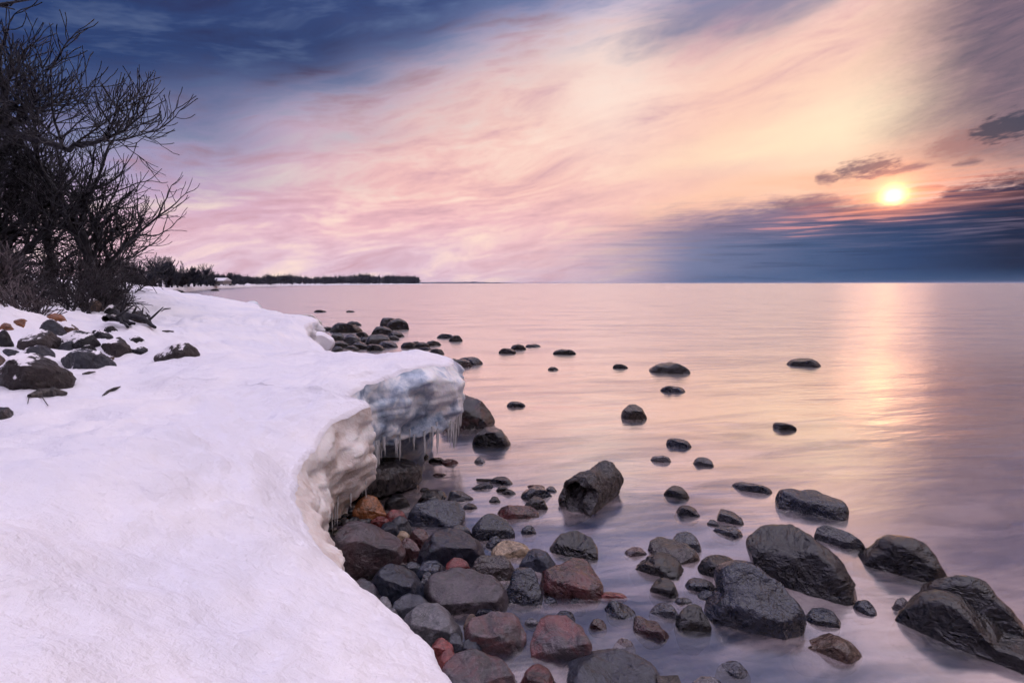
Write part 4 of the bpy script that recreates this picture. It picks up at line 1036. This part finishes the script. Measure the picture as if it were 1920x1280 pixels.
TREE = dict(levels=3, step=.17, wob=.075, lift=[.02, .035, .07, .13, .14], wind=np.array([0., 0, 0]), taper=.40, rmin=.0065, tl=1, sides=[9, 6, 5, 4, 3], kids=[10, 7, 3], start=[.2, .18, .15, .15], ang=(30, 66), ratio=(.45, .78), lmin=.42)
SHRUB = dict(levels=2, step=.12, wob=.10, lift=[-.01, .0, .02, .04], wind=np.array([0., 0, 0]), taper=.4, rmin=.007, tl=0, sides=[5, 4, 3, 3], kids=[6, 5, 4], start=[.15, .15, .15], ang=(22, 60), ratio=(.4, .7), lmin=.25)
def ground(x, y): return float(snow_z(np.array([x]), np.array([y]))[0])
def tree(name, px, y, h_py, seed, label, cat='tree', group=None, lean=(0, 0), P=None, r=.09, mat=None, extra=None, z0=None, base=None, stems=1, **kw):
    rng = np.random.RandomState(seed); Q = dict(TREE if P is None else P); Q.update(kw)
    x = (px-960)/F*y*1.0; z = ground(x, y) if z0 is None else z0
    htop = at_y(px, h_py, y)[2]-z
    root = empty(name, (x, y, z-.05)); tag(root, label, cat, group)
    T = (Tubes(), Tubes())
    for s in range(stems):
        sp_ = kw.get('fan', .34 if cat == 'shrub' else .10)*(stems > 1); d = np.array([lean[0]+rng.normal()*sp_, lean[1]+rng.normal()*sp_, 1.]); d /= np.linalg.norm(d)
        grow(T, np.array([rng.normal()*.08*(stems > 1), rng.normal()*.08*(stems > 1), -.1]), d, htop*.66, r, 0, Q, rng)
    for (pts, rr) in (extra or []):
        pp = [np.array(at_y(*q))-np.array([x, y, z-.05]) for q in pts]; fine = []
        for i in range(len(pp)-1):
            for f in np.linspace(0, 1, 6)[:-1]: fine.append(pp[i]*(1-f)+pp[i+1]*f+rng.normal(size=3)*.02)
        fine.append(pp[-1]); rad = np.linspace(rr, rr*.35, len(fine)); T[0].add(fine, rad, 8)
        for k in range(11):
            i = rng.randint(3, len(fine)-1); dd_ = fine[i]-fine[i-1]; dd_ /= np.linalg.norm(dd_)
            cd = rotvec(dd_, np.cross(dd_, rng.normal(size=3)), math.radians(rng.uniform(30, 65))); cd[2] = abs(cd[2])*.9+.1
            grow(T, fine[i], cd, rng.uniform(.8, 1.7), rad[i]*.5, 1, Q, rng)
        grow(T, fine[-1], dd_, 1.0, rad[-1], 1, Q, rng)
    if T[0].n: T[0].build('trunk', mat or M_TREE, root)
    if T[1].n: T[1].build('crown', mat or M_TREE, root)
    return root
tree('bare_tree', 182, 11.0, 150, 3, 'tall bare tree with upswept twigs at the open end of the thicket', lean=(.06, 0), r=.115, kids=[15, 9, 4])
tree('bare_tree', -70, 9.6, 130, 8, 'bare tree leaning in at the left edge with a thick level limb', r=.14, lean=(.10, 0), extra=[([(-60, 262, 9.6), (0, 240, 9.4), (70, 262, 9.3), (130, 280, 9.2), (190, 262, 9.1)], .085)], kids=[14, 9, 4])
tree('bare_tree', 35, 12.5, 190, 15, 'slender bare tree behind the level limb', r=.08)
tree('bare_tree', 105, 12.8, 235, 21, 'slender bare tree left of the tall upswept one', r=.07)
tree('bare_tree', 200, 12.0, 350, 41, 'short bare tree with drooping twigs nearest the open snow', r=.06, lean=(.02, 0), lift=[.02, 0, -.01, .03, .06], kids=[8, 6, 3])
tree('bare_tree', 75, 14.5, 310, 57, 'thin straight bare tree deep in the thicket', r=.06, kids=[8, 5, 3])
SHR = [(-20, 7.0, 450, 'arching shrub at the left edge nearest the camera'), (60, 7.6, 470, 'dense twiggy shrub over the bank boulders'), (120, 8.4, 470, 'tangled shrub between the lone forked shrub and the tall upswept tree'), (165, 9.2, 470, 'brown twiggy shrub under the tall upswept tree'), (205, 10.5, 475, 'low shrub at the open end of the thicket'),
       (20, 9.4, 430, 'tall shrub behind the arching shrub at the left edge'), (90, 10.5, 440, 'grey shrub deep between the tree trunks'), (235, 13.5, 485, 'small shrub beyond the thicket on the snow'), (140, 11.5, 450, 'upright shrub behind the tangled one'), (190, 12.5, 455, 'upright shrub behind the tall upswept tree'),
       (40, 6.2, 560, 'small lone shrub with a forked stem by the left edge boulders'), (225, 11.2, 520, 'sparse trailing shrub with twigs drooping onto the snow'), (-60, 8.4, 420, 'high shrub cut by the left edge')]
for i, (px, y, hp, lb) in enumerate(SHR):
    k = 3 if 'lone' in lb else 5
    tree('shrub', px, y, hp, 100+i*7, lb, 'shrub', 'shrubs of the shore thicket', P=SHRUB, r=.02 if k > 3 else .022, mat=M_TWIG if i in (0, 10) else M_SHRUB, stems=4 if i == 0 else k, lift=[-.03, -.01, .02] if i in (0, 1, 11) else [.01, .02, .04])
# arching overhead twig, upper left corner
rng = np.random.RandomState(77); T = (Tubes(), Tubes())
p = [at_y(-140, -30, 5.), at_y(-60, 0, 5.), at_y(0, 8, 5.), at_y(30, 3, 5.), at_y(64, -2, 5.)]
T[1].add(p, [.035, .025, .014, .010, .005], 5); T[1].add([at_y(-60, 0, 5.), at_y(-20, 8, 5.), at_y(8, 12, 5.), at_y(28, 17, 5.)], [.018, .012, .009, .005], 5); T[1].add([p[2], at_y(20, 10, 5.), at_y(36, -6, 5.)], [.009, .007, .004], 5)
T[1].add([p[0], at_y(-330, 100, 5.), at_y(-480, 420, 5.2), at_y(-520, 640, 5.3)], [.035, .07, .10, .12], 8)
tag(T[1].build('overhanging_branch', M_TREE, loc=p[0]), 'thin forked branch tip hanging into the upper left corner', 'branch')

# ------------------------------------------------------------------ distant shore
sx = [(215, 535.5, .0), ]
FS = [(150, 55), (230, 75), (300, 95), (360, 130), (420, 190), (480, 270), (560, 400), (650, 560), (720, 720), (780, 880), (793, 930)]
fs = np.array([((px-960)/F*y, y) for px, y in FS])
u = np.linspace(0, len(fs)-1, 140); sxx = np.interp(u, range(len(fs)), fs[:, 0]); syy = np.interp(u, range(len(fs)), fs[:, 1])
nrm_ = np.array([-.55, .83])
prof = [(-.02, -.6), (0., .25), (.02, .8), (.08, 1.0), (.35, 1.6), (1., 2.5), (2.2, 3.)]
V = []
for i in range(140):
    wd = 6+syy[i]*.10; j1 = pnoise(np.array([[sxx[i]*.12, syy[i]*.12, .5]]))[0]
    for a, z in prof: V.append((sxx[i]+nrm_[0]*wd*a+j1*wd*.12, syy[i]+nrm_[1]*wd*a, z*(1+.25*j1)-.0))
k = np.arange(140*len(prof)).reshape(140, len(prof))
tag(mesh_obj('far_shore', V, np.stack([k[:-1, :-1], k[1:, :-1], k[1:, 1:], k[:-1, 1:]], 2).reshape(-1, 4), M_SNOW), kind='structure')
FART = dict(levels=2, step=.5, wob=.08, lift=[.02, .04, .06, .08], wind=np.array([0., 0, 0]), taper=.45, rmin=.035, tl=1, sides=[5, 3, 3, 3], kids=[22, 9, 5], start=[.15, .2, .2], ang=(22, 55), ratio=(.35, .6), lmin=.9)
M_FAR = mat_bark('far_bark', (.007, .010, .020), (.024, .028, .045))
FT = [(246, 62, 478, 'dark bare tree just beyond the thicket'), (262, 70, 485, 'twiggy tree second beyond the thicket'), (280, 80, 488, 'small bare tree left of the tall distant clump'), (296, 90, 477, 'tall distant tree, first of the clump of tall ones'), (306, 92, 480, 'tall distant tree, second of the clump'), (316, 95, 478, 'tall distant tree in the middle of the clump'), (326, 98, 482, 'tall distant tree, fourth of the clump'), (337, 102, 486, 'tall distant tree, last of the clump'),
      (357, 118, 497, 'broad dark distant bush-like tree right of the tall clump'), (368, 122, 501, 'small round distant tree beside the broad bush-like one'), (391, 150, 493, 'thin pale distant tree standing above its neighbours'), (380, 140, 508, 'low distant tree left of the thin pale one'), (404, 165, 509, 'low distant tree right of the thin pale one'), (434, 200, 512, 'low distant tree where the wooded point begins')]
for i, (px, y, hp, lb) in enumerate(FT):
    s = y/95; bush = 'broad' in lb or 'small round' in lb
    tree('distant_tree', px, y*1.04, hp, 300+i, lb, 'tree', 'distant trees along the shore', P=FART, mat=M_FAR, r=.11*s**.5, z0=1.2, stems=5, fan=.16, ang=(10, 38), lmin=.5*s, rmin=.032*s*(1.5 if bush else 1), step=.5*s, kids=[14, 7] if bush else [11, 5], start=[.05, .2, .2] if bush else [.15, .2, .2])
FB = [(255, 60, 512, 'low distant brush beyond the thicket'), (285, 84, 515, 'low distant brush under the tall clump'), (320, 100, 517, 'reddish distant brush in front of the tall clump'), (345, 115, 514, 'low distant brush between the clump and the broad tree')]
for i, (px, y, hp, lb) in enumerate(FB):
    tree('distant_shrub', px, y, hp, 500+i, lb, 'shrub', 'distant brush', P=FART, mat=M_SHRUB, r=.06, z0=1.2, rmin=.03, stems=9, kids=[9, 6], lmin=.6)
# small white cottage roof seen through the distant trees
def cottage():
    y = 175.; x = (411-960)/F*y; z = 1.6; w_, d_, h_ = 3.4, 2.5, 1.1
    root = empty('cottage', (x, y, z)); tag(root, 'low pale cottage with a snowy roof on the distant shore', 'cottage')
    bxv = [(-w_, -d_, 0), (w_, -d_, 0), (w_, d_, 0), (-w_, d_, 0), (-w_, -d_, h_), (w_, -d_, h_), (w_, d_, h_), (-w_, d_, h_)]
    mesh_obj('wall', bxv, [(3, 2, 1, 0), (4, 5, 6, 7), (0, 1, 5, 4), (1, 2, 6, 5), (2, 3, 7, 6), (3, 0, 4, 7)], mat_plain('cottage_wall', (.35, .33, .33)), root, smooth=False)
    e = .3; rv = [(-w_-e, -d_-e, h_), (w_+e, -d_-e, h_), (w_+e, d_+e, h_), (-w_-e, d_+e, h_), (-w_-e, 0, h_+1.0), (w_+e, 0, h_+1.0)]
    mesh_obj('roof', [(a, b, c+.02) for a, b, c in rv], [(0, 1, 5, 4), (2, 3, 4, 5), (1, 2, 5), (3, 0, 4), (3, 2, 1, 0)], M_SNOW, root, smooth=False)
cottage()
# the wooded point: one dark mass of far trees
rng = np.random.RandomState(91); T = Tubes()
def far_wood(n, u0, u1, hpx, seed):
    rng = np.random.RandomState(seed); A = []; B = []; RA = []; RB = []
    for i in range(n):
        uu = rng.uniform(u0, u1); x = np.interp(uu, range(len(fs)), fs[:, 0]); y = np.interp(uu, range(len(fs)), fs[:, 1])
        dpt = abs(rng.normal())*.5+.12; wd = 6+y*.10; x += nrm_[0]*wd*dpt; y += nrm_[1]*wd*dpt
        px = 960+x/y*F; hh = hpx(px)*rng.uniform(.7, 1.2)*(.95+.55*pnoise(np.array([[px*.045, 3.3, .7]]))[0])*y/F; s = y/300.; c = np.array([x, y, 1.]); K = 34
        A.append(c[None]); B.append((c+[rng.normal()*.2*s, 0, hh])[None]); RA.append([.16*s]); RB.append([.03*s])
        z = hh*rng.uniform(.05, .95, K); a = rng.uniform(0, 2*math.pi, K); rr = hh*.27*np.sin(np.minimum(1, .25+z/hh)*math.pi)**.5*rng.uniform(.5, 1.2, K)
        p0 = c+np.stack([0*z, 0*z, z], 1); p1 = p0+np.stack([np.cos(a)*rr, np.sin(a)*rr, rr*rng.uniform(.3, 1., K)], 1)
        p2 = p1+np.stack([rng.normal(size=K)*rr*.5, rng.normal(size=K)*rr*.5, rr*.5], 1)
        A += [p0, p1]; B += [p1, p2]; RA += [np.full(K, .13*s), np.full(K, .09*s)]; RB += [np.full(K, .08*s), np.full(K, .03*s)]
    A = np.concatenate(A); B = np.concatenate(B); RA = np.concatenate(RA); RB = np.concatenate(RB); N = len(A)
    t = B-A; t /= np.linalg.norm(t, axis=1)[:, None]; a = np.cross(t, [.31, .77, .55]); a /= np.linalg.norm(a, axis=1)[:, None]; b = np.cross(t, a)
    th = np.arange(3)*2*math.pi/3; o = a[:, None]*np.cos(th)[None, :, None]+b[:, None]*np.sin(th)[None, :, None]
    V = np.concatenate([A[:, None]+o*RA[:, None, None], B[:, None]+o*RB[:, None, None]], 1).reshape(-1, 3)
    q = np.array([[0, 1, 4, 3], [1, 2, 5, 4], [2, 0, 3, 5]])[None]+np.arange(N)[:, None, None]*6
    T.v.append(V); T.f.append(q.reshape(-1, 4)); T.n += len(V)
far_wood(900, 2.3, 9.95, lambda px: np.interp(px, [300, 380, 430, 500, 560, 640, 700, 760, 790], [26, 23, 20, 19, 20, 19, 17, 13, 12]), 4)
tag(T.build('far_wood', M_FAR), kind='stuff', label='long dark wooded point along the far shore', cat='wood')
# very far land on the horizon
V = []; n = 80
for i in range(n):
    px = 740+i*(985-740)/n; y = 9000.; hz = (2.6+1.6*pnoise(np.array([[i*.35, 2.2, .3]]))[0])*sstep(np.array([i]), 82, 50)[0]*y/F+.5
    x = (px-960)/F*y; V += [(x, y, -2), (x, y, hz), (x, y+900, hz*.8), (x, y+900, -2)]
k = np.arange(n*4).reshape(n, 4)
tag(mesh_obj('far_hills', V, np.stack([k[:-1, :-1], k[1:, :-1], k[1:, 1:], k[:-1, 1:]], 2).reshape(-1, 4), mat_plain('far_land', (.12, .13, .16), .9, .3, .01), smooth=False), kind='structure')

# ------------------------------------------------------------------ the air over the lake
hv = [(-16000, -90, -5), (16000, -90, -5), (16000, 11000, -5), (-16000, 11000, -5), (-16000, -90, 14), (16000, -90, 14), (16000, 11000, 14), (-16000, 11000, 14)]
m = bpy.data.materials.new('haze'); m.use_nodes = True; T_ = NT(m.node_tree)
vo = T_.node('ShaderNodeVolumePrincipled'); vo.inputs['Color'].default_value = (.55, .62, .80, 1); vo.inputs['Density'].default_value = 5e-5
ou = T_.node('ShaderNodeOutputMaterial'); T_.put(ou.inputs[1], vo.outputs[0])
tag(mesh_obj('haze', hv, [(3, 2, 1, 0), (4, 5, 6, 7), (0, 1, 5, 4), (1, 2, 6, 5), (2, 3, 7, 6), (3, 0, 4, 7)], m, smooth=False), kind='stuff')
